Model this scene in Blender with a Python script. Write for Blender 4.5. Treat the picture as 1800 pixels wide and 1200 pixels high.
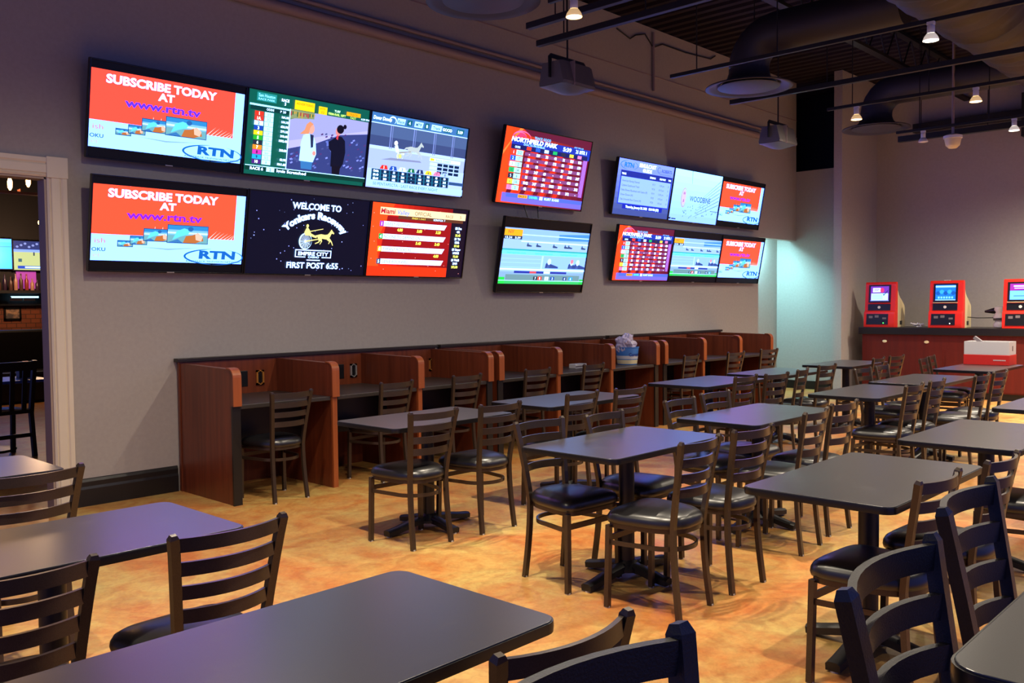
import bpy, bmesh, math, random
from mathutils import Vector, Matrix
random.seed(7)
S = bpy.context.scene
for o in list(bpy.data.objects): bpy.data.objects.remove(o)
C = S.collection
R = math.radians

# ------------------------------------------------------------ camera, world, exposure
cam = bpy.data.objects.new('camera', bpy.data.cameras.new('camera')); C.objects.link(cam)
cam.data.lens = 31.33; cam.data.sensor_width = 36.0; cam.data.clip_start = 0.05
_y, _p, _r = R(43.346), R(2.4105), R(0.5836)
_f = Vector((math.cos(_y)*math.cos(_p), math.sin(_y)*math.cos(_p), -math.sin(_p)))
_x = Vector((math.sin(_y), -math.cos(_y), 0)); _d = _f.cross(_x)
_x2 = math.cos(_r)*_x + math.sin(_r)*_d; _d2 = -math.sin(_r)*_x + math.cos(_r)*_d
cam.matrix_world = Matrix(((_x2.x, -_d2.x, -_f.x, 0), (_x2.y, -_d2.y, -_f.y, 0), (_x2.z, -_d2.z, -_f.z, 1.5), (0, 0, 0, 1)))
S.camera = cam
W = bpy.data.worlds.new('world'); S.world = W; W.use_nodes = True
W.node_tree.nodes['Background'].inputs[0].default_value = (0.19, 0.24, 0.90, 1)
W.node_tree.nodes['Background'].inputs[1].default_value = 0.55  # blue-violet fill added, entering through the room's open sides
S.view_settings.view_transform = 'Standard'; S.view_settings.look = 'None'
S.view_settings.exposure = 0.0; S.view_settings.gamma = 1.0; S.view_settings.use_curve_mapping = False
SPOT_W = 265.0; SPOT_Z = 3.60
WARM = (1.0, 0.86, 0.66)

# ------------------------------------------------------------ materials
def lin(r, g, b):
    f = lambda c: c/12.92 if c <= .04045 else ((c+.055)/1.055)**2.4
    return (f(r/255), f(g/255), f(b/255), 1)
def mat(name, col, rough=.5, metal=0.0, spec=.5, noise=None, emit=None, coat=0, bump=None):
    m = bpy.data.materials.new(name); m.use_nodes = True
    nt = m.node_tree; b = nt.nodes['Principled BSDF']
    b.inputs['Base Color'].default_value = col; b.inputs['Roughness'].default_value = rough
    b.inputs['Metallic'].default_value = metal; b.inputs['Specular IOR Level'].default_value = spec
    b.inputs['Coat Weight'].default_value = coat
    if noise:     # (scale xyz, colour2, detail, lo, hi)
        sc, c2, det, lo, hi = noise
        tc = nt.nodes.new('ShaderNodeTexCoord'); mp = nt.nodes.new('ShaderNodeMapping'); n = nt.nodes.new('ShaderNodeTexNoise'); r = nt.nodes.new('ShaderNodeValToRGB')
        mp.inputs['Scale'].default_value = sc; n.inputs['Scale'].default_value = 1; n.inputs['Detail'].default_value = det; n.inputs['Roughness'].default_value = .6
        nt.links.new(tc.outputs['Object'], mp.inputs[0]); nt.links.new(mp.outputs[0], n.inputs['Vector']); nt.links.new(n.outputs['Fac'], r.inputs[0])
        r.color_ramp.elements[0].position = lo; r.color_ramp.elements[0].color = col
        r.color_ramp.elements[1].position = hi; r.color_ramp.elements[1].color = c2
        nt.links.new(r.outputs[0], b.inputs['Base Color'])
        if bump:
            bp = nt.nodes.new('ShaderNodeBump'); bp.inputs['Strength'].default_value = bump; bp.inputs['Distance'].default_value = .004
            nt.links.new(n.outputs['Fac'], bp.inputs['Height']); nt.links.new(bp.outputs[0], b.inputs['Normal'])
    if emit:
        b.inputs['Emission Color'].default_value = emit[0]; b.inputs['Emission Strength'].default_value = emit[1]
    return m
M = {}
M['wall'] = mat('taupe_paint', lin(173, 166, 160), .75, spec=.3, noise=((30, 30, 30), lin(167, 160, 154), 3, .3, .7))
M['white_trim'] = mat('cream_trim', lin(226, 214, 190), .4)
M['jamb'] = mat('jamb_paint', lin(170, 150, 132), .5)
M['base'] = mat('black_base', lin(24, 22, 22), .35)
M['deck'] = mat('dark_deck', lin(44, 36, 42), .8, spec=.2)
M['black_steel'] = mat('black_steel', lin(19, 18, 19), .55)
M['duct'] = mat('duct_paint', lin(48, 44, 50), .5)
M['flex'] = mat('flexible_duct', lin(52, 41, 38), .6)
M['pipe'] = mat('pipe_paint', lin(150, 132, 132), .5)
M['bronze'] = mat('bronze_metal', lin(60, 48, 39), .30, metal=.35, spec=.6, noise=((400, 400, 400), lin(68, 55, 45), 1, .4, .6))
M['stool'] = mat('black_metal', lin(24, 22, 24), .36, noise=((300, 300, 300), lin(30, 27, 28), 2, .4, .6), bump=.15)
M['vinyl'] = mat('black_vinyl', lin(22, 21, 24), .33, spec=.8)
M['glide'] = mat('nylon_glide', lin(190, 185, 180), .5)
M['laminate'] = mat('grey_laminate', lin(48, 46, 48), .30, spec=.62, noise=((500, 500, 500), lin(58, 56, 58), 2, .35, .65))
M['edge'] = mat('black_edge', lin(18, 18, 19), .3)
M['iron'] = mat('cast_iron', lin(20, 19, 20), .45)
M['wood'] = mat('dark_cherry', lin(122, 58, 31), .34, noise=((26, 26, 1.2), lin(94, 42, 22), 4, .3, .7))
M['wood_edge'] = mat('cherry_edge', lin(156, 82, 40), .35, noise=((40, 40, 1.5), lin(138, 70, 33), 3, .3, .7))
M['wood_red'] = mat('red_mahogany', lin(100, 28, 16), .5, spec=.3, noise=((2, 14, 1.0), lin(84, 22, 12), 3, .3, .7))
M['desk'] = mat('desk_laminate', lin(52, 47, 44), .35)
M['cap'] = mat('dark_cap', lin(36, 26, 22), .4)
M['black'] = mat('black_plastic', lin(14, 14, 16), .35)
M['tvblack'] = mat('tv_bezel', lin(9, 9, 12), .25)
M['brass'] = mat('brass_ring', lin(225, 150, 70), .35, metal=.6)
M['chrome'] = mat('silver_ring', lin(190, 185, 180), .35, metal=.6)
M['kred'] = mat('kiosk_red', lin(226, 44, 30), .35, spec=.4)
M['kcream'] = mat('kiosk_cream', lin(222, 206, 160), .45)
M['white'] = mat('white_paint', lin(225, 222, 218), .45)
M['boxwhite'] = mat('white_carton', lin(205, 203, 202), .6)
M['boxred'] = mat('red_carton', lin(205, 34, 24), .5)
M['spk'] = mat('speaker_case', lin(96, 90, 88), .5)
M['spkgrille'] = mat('speaker_grille', lin(86, 92, 110), .5)
M['diff'] = mat('diffuser_metal', lin(58, 54, 62), .55)
M['bulb'] = mat('lamp_face', lin(255, 225, 170), .3, emit=((1, .74, .36, 1), 9))
M['bulbcool'] = mat('lamp_face_white', lin(255, 250, 240), .3, emit=((1, .93, .82, 1), 8))
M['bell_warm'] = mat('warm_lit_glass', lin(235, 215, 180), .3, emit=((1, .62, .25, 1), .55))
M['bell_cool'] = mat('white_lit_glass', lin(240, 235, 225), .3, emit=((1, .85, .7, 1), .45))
M['filament'] = mat('filament_bulb', lin(255, 170, 80), .3, emit=((1, .5, .14, 1), 22))
M['aqua'] = mat('aqua_strip', lin(150, 240, 235), .3, emit=((.38, .92, 1.0, 1), 440))
M['green_led'] = mat('green_led', lin(60, 255, 60), .3, emit=((.1, 1, .15, 1), 3))
M['white_led'] = mat('white_led', lin(255, 255, 240), .3, emit=((1, 1, .85, 1), 3))
M['dark_wood'] = mat('bar_chair_black', lin(16, 14, 14), .4)
M['brickwall'] = mat('brick_wall', lin(120, 62, 38), .7)
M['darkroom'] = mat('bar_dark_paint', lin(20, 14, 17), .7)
M['bucket'] = mat('bucket_blue', lin(70, 130, 205), .4)
M['bag'] = mat('clear_bag', lin(190, 180, 200), .35)
M['grey_tool'] = mat('grey_handle', lin(120, 112, 116), .5)

def smudge(m):      # faint wiped-on scuffs, placed differently on every table
    nt = m.node_tree; b = nt.nodes['Principled BSDF']; L = nt.links.new
    tc = nt.nodes.new('ShaderNodeTexCoord'); oi = nt.nodes.new('ShaderNodeObjectInfo'); mp = nt.nodes.new('ShaderNodeMapping')
    vm = nt.nodes.new('ShaderNodeVectorMath'); vm.operation = 'SCALE'; vm.inputs[0].default_value = (37, 53, 0); L(oi.outputs['Random'], vm.inputs['Scale'])
    L(tc.outputs['Object'], mp.inputs[0]); L(vm.outputs[0], mp.inputs['Location']); mp.inputs['Scale'].default_value = (2.6, 5.2, 1)
    n = nt.nodes.new('ShaderNodeTexNoise'); n.inputs['Scale'].default_value = 1.3; n.inputs['Detail'].default_value = 9; n.inputs['Roughness'].default_value = .72; n.inputs['Distortion'].default_value = .6
    L(mp.outputs[0], n.inputs['Vector'])
    r = nt.nodes.new('ShaderNodeValToRGB'); L(n.outputs['Fac'], r.inputs[0]); e = r.color_ramp.elements; e[0].position = .56; e[0].color = (0, 0, 0, 1); e[1].position = .85; e[1].color = (.45, .45, .45, 1)
    src = b.inputs['Base Color'].links[0].from_socket
    mx = nt.nodes.new('ShaderNodeMix'); mx.data_type = 'RGBA'; L(r.outputs[0], mx.inputs[0]); L(src, mx.inputs[6]); mx.inputs[7].default_value = lin(104, 98, 98); L(mx.outputs[2], b.inputs['Base Color'])
    ma = nt.nodes.new('ShaderNodeMath'); ma.operation = 'MULTIPLY_ADD'; L(r.outputs[0], ma.inputs[0]); ma.inputs[1].default_value = .2; ma.inputs[2].default_value = .30; L(ma.outputs[0], b.inputs['Roughness'])
smudge(M['laminate'])
def floor_material():
    m = bpy.data.materials.new('stained_concrete'); m.use_nodes = True
    nt = m.node_tree; b = nt.nodes['Principled BSDF']; L = nt.links.new
    tc = nt.nodes.new('ShaderNodeTexCoord')
    def noise(sc, det, dist=0):
        n = nt.nodes.new('ShaderNodeTexNoise'); n.inputs['Scale'].default_value = sc; n.inputs['Detail'].default_value = det; n.inputs['Roughness'].default_value = .65
        n.inputs['Distortion'].default_value = dist; L(tc.outputs['Object'], n.inputs['Vector']); return n
    n1 = noise(1.6, 9, .8); n2 = noise(4.5, 10, 1.6); n3 = noise(34, 5, .8)
    r1 = nt.nodes.new('ShaderNodeValToRGB'); L(n1.outputs['Fac'], r1.inputs[0])
    e = r1.color_ramp.elements; e[0].position = .36; e[0].color = lin(186, 118, 58); e[1].position = .66; e[1].color = lin(188, 164, 96)
    r2 = nt.nodes.new('ShaderNodeValToRGB'); L(n2.outputs['Fac'], r2.inputs[0])
    e = r2.color_ramp.elements; e[0].position = .34; e[0].color = lin(196, 96, 52); e[1].position = .56; e[1].color = lin(255, 255, 255)
    mx = nt.nodes.new('ShaderNodeMix'); mx.data_type = 'RGBA'; mx.blend_type = 'MULTIPLY'; mx.inputs[0].default_value = .42
    L(r1.outputs[0], mx.inputs[6]); L(r2.outputs[0], mx.inputs[7])
    r3 = nt.nodes.new('ShaderNodeValToRGB'); L(n3.outputs['Fac'], r3.inputs[0])
    e = r3.color_ramp.elements; e[0].position = .3; e[0].color = lin(215, 205, 200); e[1].position = .6; e[1].color = (1, 1, 1, 1)
    m2 = nt.nodes.new('ShaderNodeMix'); m2.data_type = 'RGBA'; m2.blend_type = 'MULTIPLY'; m2.inputs[0].default_value = .6
    L(mx.outputs[2], m2.inputs[6]); L(r3.outputs[0], m2.inputs[7]); L(m2.outputs[2], b.inputs['Base Color'])
    b.inputs['Roughness'].default_value = .42; b.inputs['Specular IOR Level'].default_value = .4
    return m
M['floor'] = floor_material()
def brick_material():
    m = M['brickwall']; nt = m.node_tree; b = nt.nodes['Principled BSDF']
    tc = nt.nodes.new('ShaderNodeTexCoord'); mp = nt.nodes.new('ShaderNodeMapping'); t = nt.nodes.new('ShaderNodeTexBrick')
    mp.inputs['Rotation'].default_value = (R(90), 0, 0)
    nt.links.new(tc.outputs['Object'], mp.inputs[0]); nt.links.new(mp.outputs[0], t.inputs[0])
    t.inputs['Scale'].default_value = 3.2; t.inputs['Color1'].default_value = lin(126, 62, 36); t.inputs['Color2'].default_value = lin(150, 82, 50); t.inputs['Mortar'].default_value = lin(80, 50, 36)
    nt.links.new(t.outputs['Color'], b.inputs['Base Color'])
brick_material()
def screen_material(k=1.0):
    m = bpy.data.materials.new('lit_screen'); m.use_nodes = True; nt = m.node_tree; b = nt.nodes['Principled BSDF']
    a = nt.nodes.new('ShaderNodeVertexColor'); a.layer_name = 'Col'
    b.inputs['Base Color'].default_value = (.005, .005, .006, 1); b.inputs['Roughness'].default_value = .35; b.inputs['Specular IOR Level'].default_value = .25
    nt.links.new(a.outputs['Color'], b.inputs['Emission Color']); b.inputs['Emission Strength'].default_value = k
    return m
M['screen'] = screen_material(1.1)

# ------------------------------------------------------------ mesh builder
class MB:
    def __init__(s): s.bm = bmesh.new()
    def box(s, x0, x1, y0, y1, z0, z1, bev=0, seg=2):
        b = bmesh.new(); bmesh.ops.create_cube(b, size=1)
        for v in b.verts: v.co = Vector(((x0+x1)/2+v.co.x*(x1-x0), (y0+y1)/2+v.co.y*(y1-y0), (z0+z1)/2+v.co.z*(z1-z0)))
        if bev: bmesh.ops.bevel(b, geom=b.edges[:], offset=bev, segments=seg, affect='EDGES', profile=.5)
        s._add(b); return s
    def _add(s, b, mtx=None):
        if mtx is not None: bmesh.ops.transform(b, matrix=mtx, verts=b.verts)
        me = bpy.data.meshes.new('t'); b.to_mesh(me); b.free(); s.bm.from_mesh(me); bpy.data.meshes.remove(me)
    def prism(s, pts, a, b, axis='z', bev=0):
        def P(u, v, w): return {'z': (u, v, w), 'y': (u, w, v), 'x': (w, u, v)}[axis]
        t = bmesh.new()
        v0 = [t.verts.new(P(u, v, a)) for u, v in pts]; v1 = [t.verts.new(P(u, v, b)) for u, v in pts]
        t.faces.new(v0[::-1]); t.faces.new(v1); n = len(pts)
        for i in range(n): t.faces.new((v0[i], v0[(i+1) % n], v1[(i+1) % n], v1[i]))
        bmesh.ops.recalc_face_normals(t, faces=t.faces[:])
        if bev: bmesh.ops.bevel(t, geom=[e for e in t.edges], offset=bev, segments=2, affect='EDGES', profile=.5)
        s._add(t); return s
    def sweep(s, path, prof, up=None, cap=True, scales=None):
        # profile (list of (side, up)) swept along a path with a steady frame
        path = [Vector(p) for p in path]; n = len(path); rings = []; t = s.bm
        for i, p in enumerate(path):
            d = (path[min(i+1, n-1)]-path[max(i-1, 0)]).normalized()
            u = Vector(up) if up else (Vector((0, 0, 1)) if abs(d.z) < .9 else Vector((0, 1, 0)))
            sd = d.cross(u).normalized(); uu = sd.cross(d).normalized(); k = scales[i] if scales else 1
            rings.append([t.verts.new(p+sd*a*k+uu*b*k) for a, b in prof])
        m = len(prof)
        for i in range(n-1):
            for j in range(m): t.faces.new((rings[i][j], rings[i][(j+1) % m], rings[i+1][(j+1) % m], rings[i+1][j]))
        if cap: t.faces.new(rings[0][::-1]); t.faces.new(rings[-1])
        return s
    def tube(s, path, r, n=10, scales=None, up=None):
        return s.sweep(path, [(r*math.cos(2*math.pi*i/n), r*math.sin(2*math.pi*i/n)) for i in range(n)], scales=scales, up=up)
    def lathe(s, prof, c=(0, 0, 0), n=24, mtx=None, cap=True):
        t = bmesh.new(); rings = []
        for r, z in prof: rings.append([t.verts.new((r*math.cos(2*math.pi*i/n), r*math.sin(2*math.pi*i/n), z)) for i in range(n)])
        for a in range(len(prof)-1):
            for i in range(n): t.faces.new((rings[a][i], rings[a][(i+1) % n], rings[a+1][(i+1) % n], rings[a+1][i]))
        if cap: t.faces.new(rings[0][::-1]); t.faces.new(rings[-1])
        bmesh.ops.remove_doubles(t, verts=t.verts, dist=1e-6)
        bmesh.ops.recalc_face_normals(t, faces=t.faces[:])
        mm = Matrix.Translation(c) @ (mtx if mtx is not None else Matrix())
        s._add(t, mm); return s
    def loft(s, rings, cap=True):
        t = s.bm; rr = [[t.verts.new(p) for p in r] for r in rings]; n = len(rings[0])
        for a in range(len(rr)-1):
            for i in range(n): t.faces.new((rr[a][i], rr[a][(i+1) % n], rr[a+1][(i+1) % n], rr[a+1][i]))
        if cap: t.faces.new(rr[0][::-1]); t.faces.new(rr[-1])
        return s
    def build(s, name, m, parent=None, smooth=None):
        bmesh.ops.recalc_face_normals(s.bm, faces=s.bm.faces[:])
        me = bpy.data.meshes.new(name); s.bm.to_mesh(me); s.bm.free()
        for k in (m if isinstance(m, (list, tuple)) else [m]): me.materials.append(M[k] if isinstance(k, str) else k)
        if smooth:
            for p in me.polygons: p.use_smooth = True
            try: me.set_sharp_from_angle(angle=R(smooth))
            except Exception: pass
        o = bpy.data.objects.new(name, me); C.objects.link(o)
        if parent: o.parent = parent
        return o
def tag(o, label, cat, group=None, kind=None):
    o['label'] = label; o['category'] = cat
    if group: o['group'] = group
    if kind: o['kind'] = kind
    return o
def thing(name, label, cat, loc=(0, 0, 0), rz=0, group=None):
    o = bpy.data.objects.new(name, None); o.empty_display_size = .1; C.objects.link(o); o.location = loc; o.rotation_euler = (0, 0, rz)
    return tag(o, label, cat, group)
def struct(mb, name, m, label=None, cat=None, smooth=None):
    o = mb.build(name, m, None, smooth); o['kind'] = 'structure'
    if label: o['label'] = label
    if cat: o['category'] = cat
    return o
def dup(root, loc, rz, label, group=None, name=None):
    r = root.copy(); C.objects.link(r); r.location = loc; r.rotation_euler = (0, 0, rz); r['label'] = label
    if group: r['group'] = group
    if name: r.name = name
    for ch in KIDS[root.name]:
        c = ch.copy(); C.objects.link(c); c.parent = r
        for g in KIDS.get(ch.name, []):
            d = g.copy(); C.objects.link(d); d.parent = c
    return r
KIDS = {}
def index(root):
    KIDS[root.name] = list(root.children)
    for c in root.children: KIDS[c.name] = list(c.children)
def rrect(x0, x1, y0, y1, r, n=6):
    pts = []
    for cx, cy, a0 in ((x1-r, y1-r, 0), (x0+r, y1-r, 90), (x0+r, y0+r, 180), (x1-r, y0+r, 270)):
        for i in range(n+1):
            a = R(a0+90*i/n); pts.append((cx+r*math.cos(a), cy+r*math.sin(a)))
    return pts

# ------------------------------------------------------------ setting
YW = 6.97; XB = 14.5; XR = 15.65; ZC = 5.20
o = struct(MB().box(-4, 16.2, -3, 7.45, -.1, 0), 'floor', 'floor', 'mottled orange stained concrete floor', 'floor')
# television wall with the doorway at its left end and the recess at its right end
w = MB(); w.box(-4, .95, YW, 7.09, 0, ZC).box(.95, 2.44, YW, 7.09, 2.46, ZC).box(2.44, 13.17, YW, 7.09, 0, ZC).box(13.17, XB, YW, 7.09, 2.53, ZC)
struct(w, 'wall_left', 'wall', 'taupe painted wall carrying the televisions', 'wall')
struct(MB().box(13.0, XB, 7.32, 7.42, 0, 3.0), 'wall_recess', 'wall', 'aqua-lit rear wall of the recess past the carrels', 'wall')
struct(MB().box(XB, XB+.1, 6.18, 7.42, 0, 3.70), 'wall_end', 'wall', 'aqua-lit side wall between recess and purple pier', 'wall')
struct(MB().box(14.2, 15.75, 6.045, 6.18, 0, ZC), 'wall_pier', 'wall', 'narrow wing wall beside the betting counter', 'wall')
struct(MB().box(XR, XR+.1, -3, 6.045, 0, ZC), 'wall_back', 'wall', 'taupe wall behind the red betting machines', 'wall')
struct(MB().box(XR, XR+.1, 6.045, 7.55, 0, ZC+.1).box(XB, XR, 7.45, 7.55, 0, ZC+.1), 'wall_plenum_blocker', 'darkroom', 'dark wall added as the void above the recess side wall', 'wall')  # dark backing added to stop world light showing above the recess
# ceiling: ribbed steel deck
d = MB(); n = 0; x = -4.0
pts = []
while x < 16.3:
    pts += [(x, ZC), (x+.09, ZC), (x+.11, ZC+.05), (x+.19, ZC+.05)]; x += .21
pts = pts+[(pts[-1][0], ZC+.12), (-4, ZC+.12)]
d.prism(pts, -3, 7.45, 'y')
struct(d, 'ceiling', 'deck', 'dark ribbed metal deck ceiling', 'ceiling')
# baseboards
bb = MB()
prof = [(YW, 0), (YW-.022, 0), (YW-.022, .13), (YW-.016, .15), (YW-.016, .185), (YW-.008, .205), (YW, .21)]
bb.prism([(a, b) for a, b in prof], 2.576, 3.38, 'x')
struct(bb, 'baseboard_left', 'base', 'black baseboard between doorway and carrels', 'baseboard')
struct(MB().box(XB-.015, XB, 6.18, 7.30, 0, .14).box(13.2, XB-.015, 7.30, 7.32, 0, .14), 'baseboard_recess', 'base', 'black baseboard of the aqua-lit recess', 'baseboard')
# door casing: fluted, on the television wall
dc = MB()
def casing(x0, x1, z0, z1, horiz):
    m = MB()
    w_ = (z1-z0) if horiz else (x1-x0)
    prof = []
    steps = [(0, .012), (.10, .022), (.16, .014), (.22, .026), (.62, .026), (.70, .018), (.78, .028), (1, .028)]
    for t, dep in steps: prof.append((t*w_, dep))
    if horiz:
        p = [(YW, z0)]+[(YW-dd, z0+t) for t, dd in prof]+[(YW, z1)]
        m.prism(p, x0, x1, 'x')
    else:
        p = [(x0, YW)]+[(x0+t, YW-dd) for t, dd in prof]+[(x1, YW)]
        m.prism(p, z0, z1, 'z')
    return m
dr = bpy.data.objects.new('door_1', None); C.objects.link(dr); dr['kind'] = 'structure'; dr['label'] = 'white cased opening to the bar room'; dr['category'] = 'doorway'
casing(2.44, 2.576, 0, 2.46, False).build('door_casing', 'white_trim', dr)
casing(.80, 2.44, 2.46, 2.60, True).build('head_casing', 'white_trim', dr)
MB().box(2.435, 2.585, YW-.034, YW, 2.455, 2.61, .004).build('corner_block', 'white_trim', dr)
MB().box(2.425, 2.44, YW-.002, 7.10, 0, 2.445).box(.95, 2.425, YW-.002, 7.10, 2.445, 2.46).build('door_jamb', 'jamb', dr)
# conduit pipes along the top of the wall, seam above them
tag(MB().tube([(-1, YW-.06, 4.125), (13.2, YW-.06, 4.125)], .05, 16).build('water_pipe', 'pipe', smooth=60), 'thick taupe painted pipe running high along the television wall', 'pipe')
tag(MB().tube([(-1, YW-.04, 4.245), (14.4, YW-.04, 4.245)], .022, 12).build('electrical_conduit', 'pipe', smooth=60), 'thin painted conduit just above the thick wall pipe', 'pipe')
struct(MB().box(-4, XB, YW-.006, YW, 4.56, 4.572), 'trim_1', 'pipe', 'thin seam moulding high on the television wall', 'trim')
# steel joists
def joist(name, a, b, hgt, lab):
    a = Vector(a); b = Vector(b); m = MB()
    d = (b-a).normalized(); sd = d.cross(Vector((0, 0, 1)))*.03
    m.sweep([a, b], [(-.05, -.02), (.05, -.02), (.05, .02), (-.05, .02)]); m.sweep([a+Vector((0, 0, hgt)), b+Vector((0, 0, hgt))], [(-.05, -.02), (.05, -.02), (.05, .02), (-.05, .02)])
    L = (b-a).length; n = int(L/.6)
    for i in range(n):
        p = a+d*(i*.6); q = a+d*(i*.6+.3); r_ = a+d*(i*.6+.6)
        m.tube([p, q+Vector((0, 0, hgt))], .012, 6); m.tube([q+Vector((0, 0, hgt)), r_], .012, 6)
    struct(m, name, 'black_steel', lab, 'joist')
joist('trim_2', (-1, 4.6, 4.72), (16, 4.6, 4.72), .42, 'long dark steel bar joist nearest the television wall')
joist('trim_3', (-1, 3.2, 4.72), (16, 3.2, 4.72), .42, 'dark steel bar joist over the middle table row')
joist('trim_4', (-1, 1.8, 4.72), (16, 1.8, 4.72), .42, 'dark steel bar joist over the right-hand tables')
struct(MB().box(XR-.16, XR, -2, 5.4, 4.28, 4.42).box(XR-.5, XR, 3.0, 3.7, 3.95, 4.6), 'trim_5', 'black_steel', 'dark beam along the top of the back wall', 'beam')

# ------------------------------------------------------------ text and screens
_T = {}
def text_mesh(s, bold=0, res=3):
    k = (s, bold, res)
    if k not in _T:
        cu = bpy.data.curves.new('t', 'FONT'); cu.body = s; cu.size = 1; cu.resolution_u = res; cu.offset = bold
        ob = bpy.data.objects.new('t', cu); me = ob.to_mesh()
        V = [(v.co.x, v.co.y) for v in me.vertices]; F = [tuple(p.vertices) for p in me.polygons]
        ob.to_mesh_clear(); bpy.data.objects.remove(ob); bpy.data.curves.remove(cu)
        _T[k] = (V, F)
    return _T[k]
class Screen:
    """picture shown by a display, laid out in 16 x 9 units (or w x h)"""
    def __init__(s, w=16., h=9., bg=(4, 4, 8)):
        s.w, s.h = w, h; s.V = []; s.F = []; s.K = []; s.n = 0
        s.rect(0, 0, w, h, bg)
    def _c(s, c):    # near-full channels run brighter than white, as lit panels do
        r = lin(*c); return (r[0]*(1+.9*r[0]**5), r[1]*(1+2.2*r[1]**5), r[2]*(1+5.5*r[2]**5), 1)
    def poly(s, pts, c):
        s.n += 1; b = len(s.V); s.V += [(x, y, s.n) for x, y in pts]; s.F.append(tuple(range(b, b+len(pts)))); s.K.append(s._c(c))
    def rect(s, x0, y0, x1, y1, c): s.poly([(x0, y0), (x1, y0), (x1, y1), (x0, y1)], c)
    def grad(s, x0, y0, x1, y1, c0, c1, n=8, vert=False):
        for i in range(n):
            t = i/(n-1); c = tuple(a+(b-a)*t for a, b in zip(c0, c1))
            if vert: s.rect(x0, y0+(y1-y0)*i/n, x1, y0+(y1-y0)*(i+1)/n, c)
            else: s.rect(x0+(x1-x0)*i/n, y0, x0+(x1-x0)*(i+1)/n, y1, c)
    def ell(s, cx, cy, rx, ry, c, n=24): s.poly([(cx+rx*math.cos(2*math.pi*i/n), cy+ry*math.sin(2*math.pi*i/n)) for i in range(n)], c)
    def arc(s, cx, cy, rx, ry, a0, a1, t, c, n=24):
        A = [R(a0+(a1-a0)*i/n) for i in range(n+1)]
        ti = [t*math.sin(math.pi*(i/n))+t*.12 for i in range(n+1)]
        s.poly([(cx+rx*math.cos(a), cy+ry*math.sin(a)) for a in A]+[(cx+(rx-k)*math.cos(a), cy+(ry-k)*math.sin(a)) for a, k in list(zip(A, ti))[::-1]], c)
    def text(s, t, x, y, w=None, h=.6, c=(255, 255, 255), al='c', bold=0.0, shear=0, res=3, bend=None, fit=True):
        V, F = text_mesh(t, bold, res)
        if not V: return
        x0 = min(v[0] for v in V); x1 = max(v[0] for v in V)
        k = h/.73; kx = k if w is None else w/(x1-x0)
        ww = (x1-x0)*kx; ox = {'c': x-ww/2, 'l': x, 'r': x-ww}[al]
        s.n += 1; b = len(s.V)
        for u, v in V:
            X = ox+(u-x0)*kx+shear*v*k; Y = y+v*k
            if bend:    # (radius): letters on an arc about (x, y-radius)
                a = (X-x)/bend; rr = bend+v*k; X = x+rr*math.sin(a); Y = y-bend+rr*math.cos(a)
            s.V.append((X, Y, s.n))
        for f in F: s.F.append(tuple(b+i for i in f)); s.K.append(s._c(c))
    def mesh(s, W_, H_, name='screen', parent=None, dz=.00012):
        me = bpy.data.meshes.new(name)
        me.from_pydata([(x/s.w*W_-W_/2, -n*dz, y/s.h*H_-H_/2) for x, y, n in s.V], [], s.F)
        at = me.color_attributes.new('Col', 'FLOAT_COLOR', 'CORNER')
        for p, k in zip(me.polygons, s.K):
            for li in p.loop_indices: at.data[li].color = k
        me.materials.append(M['screen'])
        o = bpy.data.objects.new(name, me); C.objects.link(o)
        if parent: o.parent = parent
        return o
HORSE = [[(-1.0, .12), (-.92, .34), (-.55, .42), (0, .36), (.35, .42), (.58, .66), (.78, .96), (.86, 1.05), (.9, .93), (1.0, .84), (1.24, .62), (1.2, .5), (1.1, .5), (.95, .58), (.82, .45), (.68, .12), (.5, -.1), (.1, -.16), (-.4, -.1), (-.8, -.16), (-1, -.05)],
         [(.4, .05), (.66, 0), (1.0, -.38), (1.2, -.82), (1.12, -.87), (.9, -.48), (.4, -.15)],
         [(.2, -.1), (.5, -.1), (.78, -.38), (.6, -.68), (.52, -.66), (.64, -.4), (.3, -.22)],
         [(-.95, .1), (-.55, -.1), (-.85, -.46), (-1.3, -.66), (-1.28, -.76), (-.78, -.58), (-.45, -.15)],
         [(-.85, 0), (-.45, -.1), (-.35, -.42), (-.6, -.78), (-.68, -.76), (-.5, -.44), (-.8, -.2)],
         [(-.95, .32), (-1.3, .24), (-1.55, -.04), (-1.25, .06), (-.95, .12)]]
def horse(s, cx, cy, k, c):
    for p in HORSE: s.poly([(cx+x*k, cy+y*k) for x, y in p], c)
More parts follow.
